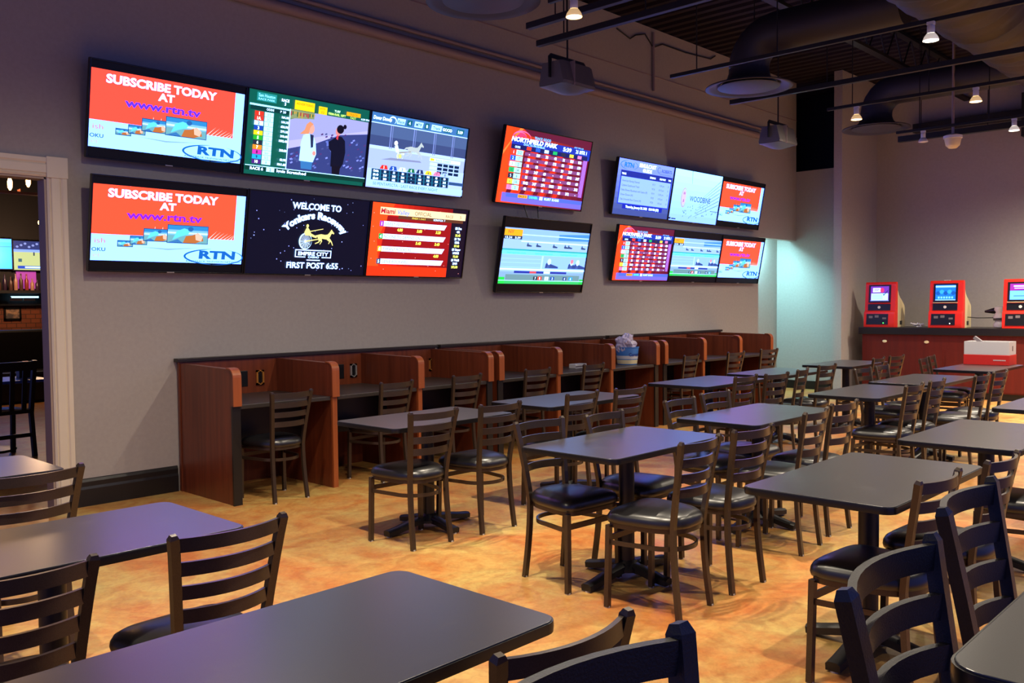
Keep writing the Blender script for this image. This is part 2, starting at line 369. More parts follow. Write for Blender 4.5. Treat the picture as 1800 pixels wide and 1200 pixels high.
def racer(s, x0, y0, x1, y1, kx):
    s.rect(x0-.07, y0-.07, x1+.07, y1+.07, (30, 70, 130)); w = x1-x0; h = y1-y0
    s.rect(x0, y0, x1, y1, (140, 200, 225)); s.rect(x0, y0, x1, y0+h*.45, (120, 185, 190)); s.rect(x0, y0+h*.75, x1, y1, (50, 150, 200))
    s.rect(x0, y0+h*.52, x1, y0+h*.62, (215, 235, 245))
    s.poly([(x0+w*.38, y0), (x0+w*.45, y0+h*.4), (x0+w*.62, y0+h*.48), (x0+w*.74, y0+h*.62), (x0+w*.86, y0+h*.46), (x0+w*.9, y0+h*.15), (x0+w*.8, y0+h*.1), (x0+w*.7, y0)], (200, 120, 60))
    s.poly([(x0+w*.7, y0+h*.2), (x0+w*.68, y0+h*.55), (x0+w*.76, y0+h*.62), (x0+w*.88, y0+h*.4), (x0+w*.84, y0+h*.12)], (235, 200, 180))
    s.poly([(x0+w*.12, y0+h*.15), (x0+w*.22, y0+h*.68), (x0+w*.4, y0+h*.85), (x0+w*.56, y0+h*.75), (x0+w*.5, y0+h*.5), (x0+w*.3, y0+h*.35)], (110, 215, 235))
    s.ell(x0+w*.56, y0+h*.82, w*.07, h*.14, (40, 110, 180), 12)
    s.poly([(x0, y0), (x0+w*.25, y0+h*.2), (x0+w*.38, y0)], (60, 130, 190))
def scr_subscribe(kind=0):
    s = Screen(); a, b = (.95, 8.25); f = lambda v: a+(b-a)*v
    s.rect(0, a, 15.9, b, (190, 228, 255)); s.rect(0, f(.35), 14.85, b, (255, 96, 62) if kind else (255, 92, 72))
    for i in range(7): s.poly([(11.9+i*.42, f(.35)), (12.05+i*.42, f(.35)), (12.9+i*.42 if 12.9+i*.42 < 14.85 else 14.85, f(.35)+.9-i*.07)], (255, 215, 205))
    for i in range(3): s.poly([(6.0+i*.8, f(.35)), (6.3+i*.8, f(.35)), (6.2+i*.8, f(.35)+1.0)], (255, 225, 215))
    s.text('SUBSCRIBE TODAY', 7.1, f(.845), 11.3, .80, (245, 236, 250), bold=.04); s.text('AT', 7.4, f(.72), 1.7, .72, (245, 236, 250), bold=.04)
    s.text('www.rtn.tv', 7.2, f(.575), 7.8, .78, (150, 40, 215) if kind else (105, 60, 240), bold=.03)
    racer(s, 2.6, f(.2), 4.0, f(.2)+.5, 1); racer(s, 3.8, f(.235), 5.4, f(.235)+.75, 1); racer(s, 5.1, f(.29), 7.9, f(.29)+1.15, 1); racer(s, 7.5, f(.28), 11.8, f(.28)+1.75, 1)
    s.poly([(4.6, f(.2)), (7.6, f(.17)), (11.2, f(.22)), (7.6, f(.19))], (150, 190, 215))
    B = (20, 110, 195)
    s.text('RTN', 13.0, f(.07), 4.1, .82, B, bold=.05, shear=.05); s.arc(12.9, f(.095), 3.6, .85, 100, 262, .20, B); s.arc(12.9, f(.095), 3.1, .85, 262, 425, .13, B)
    s.text('RACETRACK TELEVISION NETWORK', 12.7, f(.015), 6.2, .17, (60, 120, 180), bold=.02)
    s.text('ish', .85, f(.235), 1.0, .5, (220, 120, 140)); s.text('OKU', .75, f(.125), 1.3, .36, (40, 100, 160), bold=.02); s.text('et', .6, f(.05), .7, .4, (210, 190, 235))
    return s
def person_a(s, x, y, k):   # fair-haired figure in a white coat
    s.poly([(x+a*k, y+b*k) for a, b in [(-.95, -.1), (-.9, 1.6), (-.7, 2.3), (-.2, 2.5), (.35, 2.35), (.7, 1.7), (.85, .7), (.55, -.1)]], (205, 232, 240))
    s.poly([(x+a*k, y+b*k) for a, b in [(.0, 2.45), (.4, 2.4), (.45, 1.3), (.2, 1.2), (.1, 1.9)]], (40, 50, 90))
    s.ell(x+.1*k, y+2.95*k, .33*k, .45*k, (240, 180, 165), 16)
    s.poly([(x+a*k, y+b*k) for a, b in [(.3, 3.4), (-.1, 3.6), (-.45, 3.3), (-.6, 2.8), (-1.1, 2.35), (-.5, 2.4), (-.15, 2.45), (-.05, 3.0), (.1, 3.25)]], (225, 160, 120))
    s.poly([(x+a*k, y+b*k) for a, b in [(-.8, -.1), (.5, -.1), (.45, -.8), (-.7, -.8)]], (60, 130, 190))
    s.ell(x+.6*k, y+.75*k, .2*k, .22*k, (235, 170, 160), 12)
def person_b(s, x, y, k):   # figure in a dark coat and bobble hat
    s.poly([(x+a*k, y+b*k) for a, b in [(-.75, -.6), (-.8, .8), (-1.1, 1.1), (-1.2, 1.7), (-.6, 2.1), (-.3, 2.4), (.3, 2.35), (.7, 2.0), (.85, .9), (.7, -.2), (.4, -.7)]], (14, 16, 40))
    s.poly([(x+a*k, y+b*k) for a, b in [(-.6, -.5), (.4, -.5), (.35, -1.4), (-.5, -1.4)]], (18, 14, 30))
    s.ell(x-.18*k, y+2.8*k, .3*k, .42*k, (225, 150, 150), 16); s.ell(x+.05*k, y+3.05*k, .42*k, .42*k, (14, 12, 30), 16); s.ell(x+.55*k, y+3.35*k, .2*k, .22*k, (18, 14, 34), 12)
    s.poly([(x+a*k, y+b*k) for a, b in [(-.35, 2.4), (-.1, 2.45), (-.15, 2.0), (-.35, 2.1)]], (220, 70, 90))
def scr_interview():
    s = Screen(bg=(8, 98, 84)); G = (8, 98, 84)
    s.rect(5.1, 1.0, 16, 7.6, (176, 178, 205)); s.poly([(5.1, 7.6), (5.1, 6.4), (8.5, 7.6)], (120, 150, 110)); s.poly([(5.1, 4.1), (16, 6.6), (16, 1.0), (5.1, 1.0)], (196, 192, 220))
    s.poly([(5.1, 3.2), (9, 4.3), (12, 5.6), (16, 6.2), (16, 1.0), (5.1, 1.0)], (58, 70, 140))
    for i in range(90):
        x = random.uniform(5.4, 15.7); y = random.uniform(1.3, 2.9) if x < 9 else random.uniform(1.3, 5.6)
        s.poly([(x, y), (x+.28, y+.12), (x+.2, y+.28), (x-.08, y+.14)], random.choice([(110, 130, 200), (150, 165, 220), (80, 90, 160), (90, 60, 130)]))
    s.poly([(5.1, 6.6), (8.3, 6.9), (8.3, 7.6), (5.1, 7.6)], (150, 165, 120))
    for i in range(16): s.rect(5.2+i*.2, 6.75+random.random()*.5, 5.35+i*.2, 7.4, random.choice([(205, 170, 60), (70, 110, 60), (180, 60, 70)]))
    person_a(s, 7.9, 2.2, 1.22); person_b(s, 11.9, 2.6, 1.2)
    s.rect(5.05, 1.0, 5.15, 7.6, (220, 240, 240))
    s.rect(.9, 7.9, 3.3, 8.8, (40, 160, 160)); s.text('Sam Houston', 2.1, 8.35, 2.0, .35, (200, 240, 240)); s.text('RACE PARK', 2.1, 8.02, 2.0, .22, (200, 240, 240))
    s.text('RACE', 4.4, 8.25, .95, .3, bold=.03); s.text('3', 4.4, 7.85, None, .32, bold=.02)
    s.rect(5.6, 7.65, 8.2, 8.65, (245, 215, 20)); s.text('ADVERTISING', 6.9, 8.2, 2.2, .26, (150, 120, 10)); s.rect(8.75, 7.6, 9.9, 8.45, (245, 215, 20)); s.text('MTP', 9.3, 8.08, .7, .24, (150, 120, 10)); s.text('22', 9.3, 7.7, .45, .25, (150, 120, 10))
    s.text('TURF', 11.3, 8.1, .8, .26, (235, 245, 220), bold=.02); s.text('FIRM-RAIL 10FT', 11.3, 7.72, 2.4, .26, (235, 245, 160), bold=.02); s.rect(12.6, 7.95, 14.6, 8.4, (245, 190, 20)); s.text('TRACK', 13.6, 8.05, 1.2, .24, (150, 90, 10)); s.text('FAST', 13.6, 7.65, .8, .26, (235, 240, 140)); s.text('4:39 PM', 15.3, 7.72, 1.2, .22)
    s.rect(.1, 7.35, 5.0, 7.55, (200, 235, 235)); s.rect(.2, 6.9, 4.95, 7.35, (6, 60, 60)); s.text('ODDS', 2.6, 7.0, .9, .24); s.text('P 20', 4.2, 7.0, .7, .24)
    rows = [('1', (225, 60, 40), '3/2', '164.10'), ('1A', (225, 60, 50), '3/2', '164.10'), ('2', (225, 240, 245), '5', '636.90'), ('3', (30, 80, 190), '11', '379.10'), ('4', (240, 215, 30), '17', '318.40'), ('5', (40, 190, 50), '11', '1092.40'), ('6', (40, 50, 70), 'Scr', ''), ('7', (245, 160, 40), '11', '338.80'), ('8', (220, 60, 190), 'Scr', ''), ('9', (40, 190, 215), '5/2', '82.90'), ('10', (90, 40, 150), '8', '1061.60')]
    for i, (a, col, od, p) in enumerate(rows):
        y = 6.33-i*.515; s.rect(.75, y, 1.85, y+.48, col); s.rect(1.95, y, 3.05, y+.48, (215, 238, 238))
        s.text(a, 1.3, y+.09, None, .32, (30, 30, 60) if a in ('2', '8', '9') else (255, 255, 235), bold=.03); s.text(od, 2.5, y+.1, None, .28, (70, 90, 90))
        if p: s.text(p, 4.95, y+.1, None, .25, al='r', bold=.03)
    s.rect(0, .92, 16, 1.0, (220, 240, 240)); s.rect(0, .45, 16, .9, (4, 60, 52))
    s.text('RACE 6', 1.4, .52, 1.6, .3, bold=.03); s.rect(2.6, .45, 3.6, .9, (215, 240, 235)); s.text('2', 3.1, .52, None, .32, (30, 60, 60), bold=.02); s.text('Ignis Scratched', 3.9, .52, 3.8, .32, al='l', bold=.02)
    return s
def scr_harness():
    s = Screen(bg=(186, 200, 224)); s.rect(0, 7.8, 16, 9, (70, 130, 190)); s.rect(0, 7.75, 16, 7.85, (220, 235, 245))
    s.rect(0, 5.1, 16, 7.75, (84, 110, 164)); s.rect(0, 5.1, 16, 6.3, (66, 84, 140)); s.rect(0, 4.7, 16, 5.1, (205, 216, 235))
    for x in (3.1, 6.8, 10.2, 13.4): s.rect(x, 4.9, x+.12, 7.75, (150, 170, 210)); s.rect(x+.3, 4.9, x+.4, 7.75, (130, 150, 200))
    s.text('Dover Downs', 1.7, 8.2, 2.8, .42, bold=.03, shear=.15); s.arc(3.3, 8.4, .55, .45, -60, 230, .15, (240, 248, 255))
    for x0, x1, t, dark in ((3.9, 5.3, 'Race', 0), (5.5, 6.4, '4', 1), (6.7, 8.2, 'MTP', 0), (8.4, 9.2, '8', 1), (9.5, 11.4, 'Track', 0), (11.6, 13.0, 'GOOD', 1), (13.9, 15.3, '5:39', 1)):
        s.poly([(x0, 8.05), (x1-.15, 8.05), (x1, 8.75), (x0+.1, 8.75)], (20, 110, 130) if dark else (205, 232, 240)); s.text(t, (x0+x1)/2, 8.2, None, .38, (255, 255, 255) if dark else (40, 90, 130), bold=.02)
    horse(s, 7.2, 5.1, 1.15, (200, 205, 200)); s.arc(4.9, 4.2, .5, .5, 0, 359, .1, (240, 235, 160)); s.ell(4.9, 4.2, .3, .3, (220, 215, 150))
    s.poly([(3.9, 5.3), (4.4, 5.5), (4.7, 4.8), (5.6, 4.6), (5.5, 4.4), (4.2, 4.6)], (225, 235, 230)); s.ell(4.1, 5.7, .28, .3, (245, 235, 225), 14); s.poly([(4.6, 4.7), (6.6, 5.0), (6.6, 4.9), (4.8, 4.5)], (170, 170, 170))
    s.poly([(2.0, 3.5), (8.5, 3.75), (8.2, 3.95), (3.5, 3.85)], (150, 160, 190))
    s.poly([(0, 2.3), (16, 3.2), (16, .9), (0, .9)], (198, 212, 236))
    s.rect(9.8, 4.15, 15.2, 4.6, (225, 238, 245)); s.rect(9.9, 4.2, 10.6, 4.55, (245, 215, 60)); s.text('RACE CHART', 12.2, 4.22, 2.6, .26, (60, 100, 140))
    for r_ in range(3):
        s.rect(9.9, 2.6+r_*.5, 15.1, 3.0+r_*.5, (215, 230, 240))
        for c in range(4): s.rect(11.2+c*1.0, 2.62+r_*.5, 12.05+c*1.0, 2.98+r_*.5, (14, 40, 80))
    cols = [(225, 60, 45), (40, 90, 190), (225, 235, 240), (30, 130, 80), (40, 60, 110), (240, 215, 50), (240, 150, 190), (190, 210, 230)]
    for i, c in enumerate(cols): s.poly([(1.9+i*1.45, 2.35), (2.2+i*1.45, 2.85), (3.0+i*1.45, 2.85), (3.2+i*1.45, 2.35)], c); s.text(str(i+1), 2.55+i*1.45, 2.42, None, .34, (255, 255, 255) if i in (0, 1, 3, 4) else (60, 90, 130), bold=.02)
    s.rect(.7, .95, 13.4, 2.3, (30, 120, 160))
    tb = [('Odds', '10', '13', '20', '11', '11', '9/5', '18', '50'), ('$3.40', '210', '203', '264', '-', '183', '118', '428', '215'), ('$3.64', '203', '182', '282', '-', '132', '45', '87', '211')]
    for r_, row in enumerate(tb):
        for c, t in enumerate(row): s.rect(.75+c*1.41, 1.87-r_*.45, 1.98+c*1.41, 2.27-r_*.45, (16, 44, 84) if c else (20, 60, 100)); s.text(t, 1.36+c*1.41, 1.93-r_*.45, None, .27, bold=.03)
    s.rect(13.4, 1.4, 16, 1.8, (50, 90, 150)); s.rect(0, .15, 16, .9, (196, 224, 240)); s.text('50 PENTAFECTA - LAST RACE EVERY NIGHT', 6.3, .35, 10.6, .38, (50, 90, 120))
    return s
def scr_welcome():
    s = Screen(bg=(7, 9, 34)); Wt = (235, 240, 245); rnd = random.Random(3)
    for i in range(60):
        x = rnd.uniform(.3, 15.7); y = rnd.uniform(.4, 8.7); k = rnd.uniform(.025, .06); s.rect(x-k, y-k, x+k, y+k, rnd.choice([(120, 140, 190), (170, 180, 220), (210, 215, 235)]))
    s.text('WELCOME TO', 8.6, 7.45, 6.6, .72, Wt, bold=.035)
    s.text('Yonkers Raceway', 8.6, 6.45, 8.8, .78, Wt, bold=.055, bend=5.4)
    Go = (238, 222, 160); E_ = lambda P: [(8.6+(x-8.4)*.84, 4.15+(y-4.3)*.84) for x, y in P]
    horse(s, 9.95, 4.3, 1.0, Go); wx, wy = E_([(6.9, 3.9)])[0]
    s.arc(wx, wy, .86, .94, 0, 359, .15, (225, 235, 235)); s.ell(wx, wy, .68, .76, (150, 165, 180)); s.ell(wx, wy, .16, .18, Go)
    for a in range(0, 180, 30): s.poly([(wx+.7*math.cos(R(a)), wy+.78*math.sin(R(a))), (wx-.7*math.cos(R(a+3)), wy-.78*math.sin(R(a+3))), (wx-.7*math.cos(R(a)), wy-.78*math.sin(R(a)))], Wt)
    s.poly(E_([(6.6, 5.1), (7.0, 5.9), (7.4, 5.5), (7.7, 5.0), (8.7, 4.6), (8.6, 4.4), (7.3, 4.7), (6.8, 4.7)]), Go); hx, hy = E_([(7.05, 6.0)])[0]; s.ell(hx, hy, .17, .2, Go, 12); s.poly(E_([(7.4, 5.3), (9.6, 5.75), (9.6, 5.66), (7.4, 5.18)]), Go); s.poly(E_([(6.9, 3.97), (9.5, 4.42), (9.5, 4.3), (6.9, 3.8)]), Go)
    s.rect(6.1, 1.95, 11.0, 2.85, Wt); s.rect(6.22, 2.06, 10.88, 2.74, (7, 9, 34)); s.text('EMPIRE CITY', 8.55, 2.2, 4.1, .42, Wt, bold=.04); s.rect(7.5, 1.85, 9.7, 2.1, (7, 9, 34)); s.text('CASINO', 8.6, 1.9, 1.5, .22, Wt, bold=.03); s.rect(7.7, 1.6, 9.5, 1.72, Wt)
    s.text('FIRST POST 6:55', 8.6, .72, 7.0, .68, Wt, bold=.03)
    return s
def scr_miami():
    s = Screen(bg=(24, 10, 34)); s.grad(0, 0, 13.2, 9, (255, 58, 22), (150, 12, 18), 14); s.poly([(0, 0), (0, 9), (3.5, 9), (1.2, 4.5), (2.0, 0)], (255, 90, 30)); s.rect(0, 0, 13.2, 1.2, (240, 60, 20)); s.poly([(2.5, 7.5), (13.2, 7.3), (13.2, 1.4), (1.6, 1.5)], (168, 16, 24))
    s.rect(1.3, 7.6, 15.6, 8.5, (246, 222, 190)); s.rect(4.2, 7.2, 15.2, 7.6, (110, 60, 40)); s.text('Miami', 2.5, 7.75, 2.2, .62, (205, 30, 60), bold=.03, shear=.1); s.text('Valley', 4.9, 7.75, 2.0, .55, (120, 170, 215), bold=.02, shear=.15)
    s.text('OFFICIAL', 8.2, 7.78, 2.8, .5, (110, 80, 60)); s.text('RACE', 12.7, 7.8, 1.3, .4, (110, 80, 60)); s.text('5', 14.7, 7.8, None, .44, (110, 80, 60)); s.text('FINISH 1-3-6-5', 7.5, 7.28, 2.2, .24, (250, 230, 120)); s.text('SCRATCH  7', 11.0, 7.28, 2.0, .24)
    for i, (n, col, t, j, pr) in enumerate([('1', (190, 60, 200), 'SWEET WESTERN', 'J. HODGINS', ('4.80', '3.80', '3.20')), ('4', (40, 190, 70), 'NOONE TO DEPEND ON', 'S. MOORE', (None, '5.40', '3.40')), ('6', (240, 210, 60), 'TIFFANY ROCKS AS', 'D. CHAPPLE', (None, None, '4.80')), ('5', (30, 70, 110), 'GENIE ROCKWELL', 'J. MYERS', ())]):
        y = 6.15-i*1.55; s.poly([(1.4, y), (12.0, y), (12.4, y+.65), (1.4, y+.65)], (236, 236, 240)); s.rect(1.4, y, 2.0, y+.65, col); s.text(n, 1.7, y+.13, None, .4, bold=.03); s.text(t, 2.2, y+.13, None, .38, (120, 100, 120), al='l'); s.text(j, 9.5, y+.17, None, .26, (190, 160, 90))
        for k, p in enumerate(pr):
            if p: s.text(p, 4.6+k*3.2, y-.5, None, .36, (255, 250, 130), bold=.03, shear=.15)
    for i, t in enumerate(('$2 Exa', '4/6', '35.40', '$1 Tri', '1/3/6', '57.40', '$1 Super', '1/4/6/5', '72.80', '$1 Pick3', '2/4/1', '272.80')): s.text(t, 14.5, 6.4-i*.47, None, .3, (255, 245, 150) if i % 3 == 2 else (255, 255, 255), bold=.03)
    rnd = random.Random(5)
    for i in range(30):
        x = rnd.uniform(.3, 15.7); y = rnd.uniform(.3, 8.8); s.rect(x-.04, y-.04, x+.04, y+.04, (255, 200, 190))
    return s
def scr_northfield():
    s = Screen(bg=(150, 18, 28)); s.grad(0, 0, 16, 9, (255, 82, 26), (110, 14, 50), 14)
    for i in range(9): s.poly([(1.5+i*1.2, 1.2), (2.3+i*1.2, 1.2), (5.2+i*1.2, 7.4), (4.2+i*1.2, 7.4)], (235, 50, 24) if i % 2 else (120, 12, 40))
    s.poly([(0, 5.5), (0, 6.0), (3, 9), (2.4, 9)], (255, 150, 70)); s.rect(14.9, 1.7, 15.7, 7.0, (190, 120, 215)); s.poly([(4.5, 8.3), (16, 8.0), (16, 9), (3, 9)], (110, 22, 60))
    s.rect(1.3, 6.55, 16, 7.9, (30, 60, 190)); s.rect(1.3, 6.5, 15.6, 7.05, (22, 30, 110)); s.arc(2.9, 7.9, 1.6, .85, 0, 200, .12, (255, 120, 190)); s.arc(2.6, 8.0, 1.1, .6, 10, 190, .1, (255, 130, 190)); s.poly([(1.5, 7.7), (2.5, 8.5), (3.2, 8.4), (4.2, 7.8), (3.2, 8.1)], (255, 70, 130))
    s.text('TRACK GOOD', 6.6, 8.02, 3.0, .34, (90, 220, 235), bold=.02); s.text('NORTHFIELD PARK', 5.3, 7.42, 8.2, .52, bold=.04, shear=.2); s.text('EXACTA PROBABLES', 5.3, 7.08, 3.8, .26, (220, 240, 255)); s.text('5:39', 11.4, 7.25, 1.6, .5, bold=.03); s.text('21 MTR 1', 14.2, 7.25, 2.2, .46, bold=.02); s.text('POST TIME 6:00', 13.6, 7.85, 1.8, .2, (120, 230, 240))
    s.text('ODDS', 2.4, 6.65, .9, .26)
    cc = [(255, 70, 50), (40, 110, 220), (225, 235, 240), (30, 200, 120), (40, 50, 80), (235, 225, 90), (240, 150, 200)]
    for i, c in enumerate(cc): s.rect(4.0+i*1.6, 6.6, 4.8+i*1.6, 7.0, c)
    T_ = [('1', '5/2', ['-', '139', '28', '42', '21', '521', '153']), ('2', '17', ['33', '-', '68', '173', '88', '288', '179']), ('3', '2', ['16', '88', '-', '61', '20', '217', '88']), ('4', '14', ['29', '347', '60', '-', '48', '1042', '347']), ('5', '6', ['18', '108', '24', '81', '-', '400', '68']), ('6', '16', ['1042', '347', '274', '1008', '378', '-', '372']), ('7', '5', ['48', '521', '81', '173', '68', '372', '-'])]
    for r_, (n, od, vals) in enumerate(T_):
        y = 5.85-r_*.7; s.rect(1.4, y, 2.3, y+.58, cc[r_]); s.rect(2.3, y, 3.5, y+.58, (205, 235, 225)); s.text(n, 1.85, y+.12, None, .36, (255, 255, 255) if r_ in (0, 1, 4) else (90, 110, 110)); s.text(od, 2.9, y+.12, None, .38, (70, 110, 110), bold=.01)
        s.rect(3.8, y+.08, 14.9, y+.5, (150, 80, 150))
        for c, t in enumerate(vals): s.text(t, 4.6+c*1.6, y+.14, None, .34, bold=.035)
    s.rect(.8, .15, 15.8, 1.25, (130, 120, 215)); s.rect(1.5, .75, 15.8, 1.2, (90, 120, 215)); s.rect(3.6, .78, 5.3, 1.18, (240, 190, 70)); s.text('RACE 5', 4.4, .85, 1.3, .26, (90, 60, 20), bold=.02); s.text('DRIVER:', 6.4, .84, 1.6, .3, (100, 235, 245), bold=.03); s.rect(7.5, .78, 8.1, 1.18, (235, 245, 250)); s.text('KURT SUGG', 9.8, .84, 2.8, .3, (240, 250, 255), bold=.03)
    return s
def scr_race():
    s = Screen(); a, b = 1.0, 7.8; f = lambda v: a+(b-a)*v; s.rect(0, a, 15.95, b, (176, 206, 232))
    s.rect(0, f(.80), 15.95, b, (160, 200, 232)); s.poly([(10, f(.93)), (16, f(.97)), (16, f(.84)), (10, f(.82))], (80, 160, 220)); s.rect(3.2, f(.88), 15.95, f(.90), (205, 225, 240)); s.rect(3.2, f(.76), 15.95, f(.78), (225, 238, 246))
    s.rect(0, f(.60), 15.95, f(.63), (60, 190, 190)); s.rect(0, f(.53), 15.95, f(.60), (130, 238, 240)); s.rect(0, f(.27), 15.95, f(.52), (165, 205, 235))
    for x in (2.6, 7.6, 12.4): s.text('twinspires.com', x, f(.545), 3.3, .28, (50, 180, 190))
    for v in (.30, .38, .45): s.rect(0, f(v), 7.2, f(v)+.05, (190, 220, 240))
    s.rect(7.3, f(.27), 7.6, f(.52), (200, 225, 242)); s.rect(0, f(.25), 15.95, f(.28), (225, 242, 250)); s.rect(0, f(.0), 15.95, f(.22), (150, 190, 205))
    for x in (4.2, 5.9, 9.0, 11.2, 11.9, 14.6): s.poly([(x, f(.70)), (x+.2, f(.76)), (x+.35, f(.72)), (x+1.0, f(.70)), (x+.9, f(.68)), (x+.1, f(.68))], (60, 90, 140))
    for x in (8.6, 13.0, 14.2):
        s.poly([(x-.5, f(.30)), (x-.4, f(.38)), (x, f(.42)), (x+.5, f(.38)), (x+2.0, f(.33)), (x+2.0, f(.30))], (50, 80, 160)); s.ell(x+.2, f(.42), .35, .4, (215, 225, 235), 12); s.poly([(x-.2, f(.30)), (x, f(.37)), (x+.4, f(.35)), (x+.3, f(.30))], (70, 100, 180))
    s.ell(13.2, f(.44), .3, .3, (225, 150, 170), 12)
    s.rect(0, f(.86), 3.2, b-.15, (245, 190, 40)); s.text('NY', 1.2, f(.90), 1.0, .4, (225, 110, 60), bold=.02); s.rect(0, f(.80), 3.2, f(.86), (40, 60, 90)); s.text('12.24   5:39', 1.6, f(.81), 2.6, .25)
    s.rect(2.6, f(.195), 12.4, f(.235), (40, 60, 180)); s.rect(5.4, f(.195), 6.6, f(.235), (225, 90, 110)); s.rect(8.0, f(.195), 9.2, f(.24), (225, 240, 245))
    s.rect(0, f(0), 15.95, f(.06), (60, 205, 120)); s.rect(0, f(.0), 1.1, f(.12), (40, 215, 90)); s.rect(15.2, f(0), 15.95, f(.1), (40, 205, 90)); s.rect(1.2, f(.065), 15.1, f(.17), (120, 165, 175)); s.rect(0, f(.055), 15.95, f(.065), (215, 240, 235))
    for x, c in ((6.2, (40, 60, 80)), (7.0, (230, 70, 40)), (8.3, (225, 240, 245)), (9.4, (40, 90, 190)), (11.8, (60, 90, 160)), (13.0, (50, 180, 215))): s.rect(x, f(.075), x+.75, f(.14), c); s.text(str(int(x) % 8+1), x+.38, f(.085), None, .3, (255, 255, 255) if c[0] < 200 or c[1] < 100 else (60, 90, 120), bold=.02)
    return s
def scr_guide():
    s = Screen(bg=(120, 150, 235)); s.grad(0, 0, 16, 9, (70, 90, 170), (150, 180, 245), 10, True)
    s.rect(1.0, 1.7, 15.9, 7.1, (40, 70, 205)); s.rect(1.3, 1.9, 15.6, 6.2, (165, 200, 255)); s.rect(1.0, 6.2, 15.9, 7.2, (30, 50, 170))
    s.text('RTN', 3.0, 7.75, 2.6, .75, (40, 140, 230), bold=.05); s.arc(3.0, 8.1, 2.4, .75, 100, 260, .15, (40, 140, 230)); s.arc(3.0, 8.1, 2.4, .75, -60, 60, .12, (40, 140, 230))
    s.text('SIMULCAST', 8.2, 8.1, 4.8, .6, bold=.04); s.text('GUIDE', 8.2, 7.35, 2.6, .55, bold=.04); s.text('ROBERTS', 13.9, 7.8, 3.0, .55, (60, 90, 170), bold=.02); s.arc(11.6, 8.1, .5, .5, 0, 359, .1, (70, 110, 190)); s.text('COMMUNICATIONS NETWORK', 13.6, 7.35, 3.6, .2, (60, 90, 170))
    s.text('TRACK', 1.9, 6.5, 1.2, .3, bold=.03); s.text('STREAM', 10.0, 6.5, 1.6, .3, bold=.03); s.text('FIRST POST', 13.0, 6.5, 1.8, .3, bold=.03); s.text('TVG', 15.1, 6.5, .8, .3, bold=.03)
    for i, (a, b, c) in enumerate((('American Racing Channel', '9717', '4:30 pm'), ('Cyberia Greyhound Track', '9718', '10:10 pm'), ('Delta Downs Racetrack and Casino (R)', '9719', '12:05 pm'), ('Dover Downs (H)', '9720', '4:30 pm'), ('Oak Grounds Race Course (H)', '9730', '1:05 pm'))):
        y = 5.4-i*.75; s.text(a, 1.6, y, None, .34, (50, 70, 110), al='l'); s.text(b, 10.6, y, None, .32, (70, 90, 140)); s.text(c, 13.0, y, None, .32, (70, 90, 140)); s.text('E' if i % 2 else 'D', 15.0, y, None, .32, (70, 90, 140))
    s.rect(2.5, 1.0, 14.0, 1.75, (14, 40, 190)); s.text('Thursday, January 20, 2022   5:33 PM (ET)', 8.2, 1.2, 9.6, .38, bold=.035)
    return s
def scr_woodbine():
    s = Screen(bg=(190, 228, 250)); s.grad(0, 0, 16, 9, (170, 210, 248), (205, 238, 250), 8, True)
    s.arc(4.0, 4.2, .9, 1.7, 0, 359, .14, (210, 100, 120)); s.ell(4.0, 4.2, .62, 1.4, (220, 200, 225)); s.text('W', 4.0, 4.7, None, .5, (180, 70, 90), bold=.02); s.text('B', 4.0, 3.4, None, .5, (180, 70, 90), bold=.02)
    s.text('WOODBINE', 9.4, 3.7, 7.0, 1.0, (40, 80, 110), bold=.01)
    for i in range(7): s.poly([(8+i*.3, 1.0+i*.55), (15.8, 3.6+i*.75), (15.8, 3.75+i*.75), (8+i*.3, 1.06+i*.55)], (110, 150, 190))
    s.poly([(5.5, 9), (6.0, 6.8), (6.1, 6.8), (5.7, 9)], (140, 180, 215)); rnd = random.Random(9)
    for i in range(40):
        x = rnd.uniform(4, 15); y = rnd.uniform(.6, 2.8)+max(0, x-9)*.2; s.poly([(x, y), (x+.25, y+.3), (x+.3, y+.05)], (100, 150, 175))
    s.rect(13.2, 2.3, 15.9, 2.4, (60, 80, 180)); s.rect(0, .2, .6, .5, (20, 40, 70)); s.rect(.8, .2, 2.2, .4, (30, 60, 90))
    return s

def television(name_lab, x0, z0, yb, w, h, tilt, scr, group):
    """panel hinged at its bottom edge (x0 left, z0 bottom, yb front face at the bottom), leaning out at the top"""
    t = thing('television', name_lab, 'television', (x0+w/2, yb, z0), 0, group); t.rotation_euler = (R(tilt), 0, 0)
    w -= .006
    f = MB(); b = .011
    f.box(-w/2, w/2, .0, .034, 0, b, .002).box(-w/2, w/2, 0, .034, h-b, h, .002).box(-w/2, -w/2+b, 0, .034, b, h-b).box(w/2-b, w/2, 0, .034, b, h-b)
    fr = f.build('bezel', 'tvblack', t)
    MB().box(-w/2+.004, w/2-.004, .012, .05, .004, h-.004).box(-w*.36, w*.36, .05, .078, h*.08, h*.62, .006).build('back_housing', 'tvblack', t)
    s = scr.mesh(w-2*b, h-2*b, 'screen', t); s.location = (0, .011, h/2)
    MB().box(-.03, .03, -.003, 0, .001, .009).build('logo_plate', 'chrome', fr)
    br = MB().box(-.22, -.18, .07, .10, h*.2, h*.75).box(.18, .22, .07, .10, h*.2, h*.75)
    a = math.tan(R(tilt)); d0 = YW-yb
    br.build('mount_bracket', 'black', t)
    # wall plate is upright: cancel the tilt with its own rotation
    p = MB(); p.box(-.28, .28, d0-.016, d0-.002, h*.25, h*.7); p.box(-.2, .2, .03, d0-.01, h*.38, h*.44)
    pl = p.build('wall_plate', 'black', t); pl.rotation_euler = (R(-tilt), 0, 0)
    return t
TVW = 1.284; TVH = .7245
tvL = 'televisions in the left block of six'; tvR = 'televisions in the far block of six'; tvM = 'two larger televisions between the blocks'
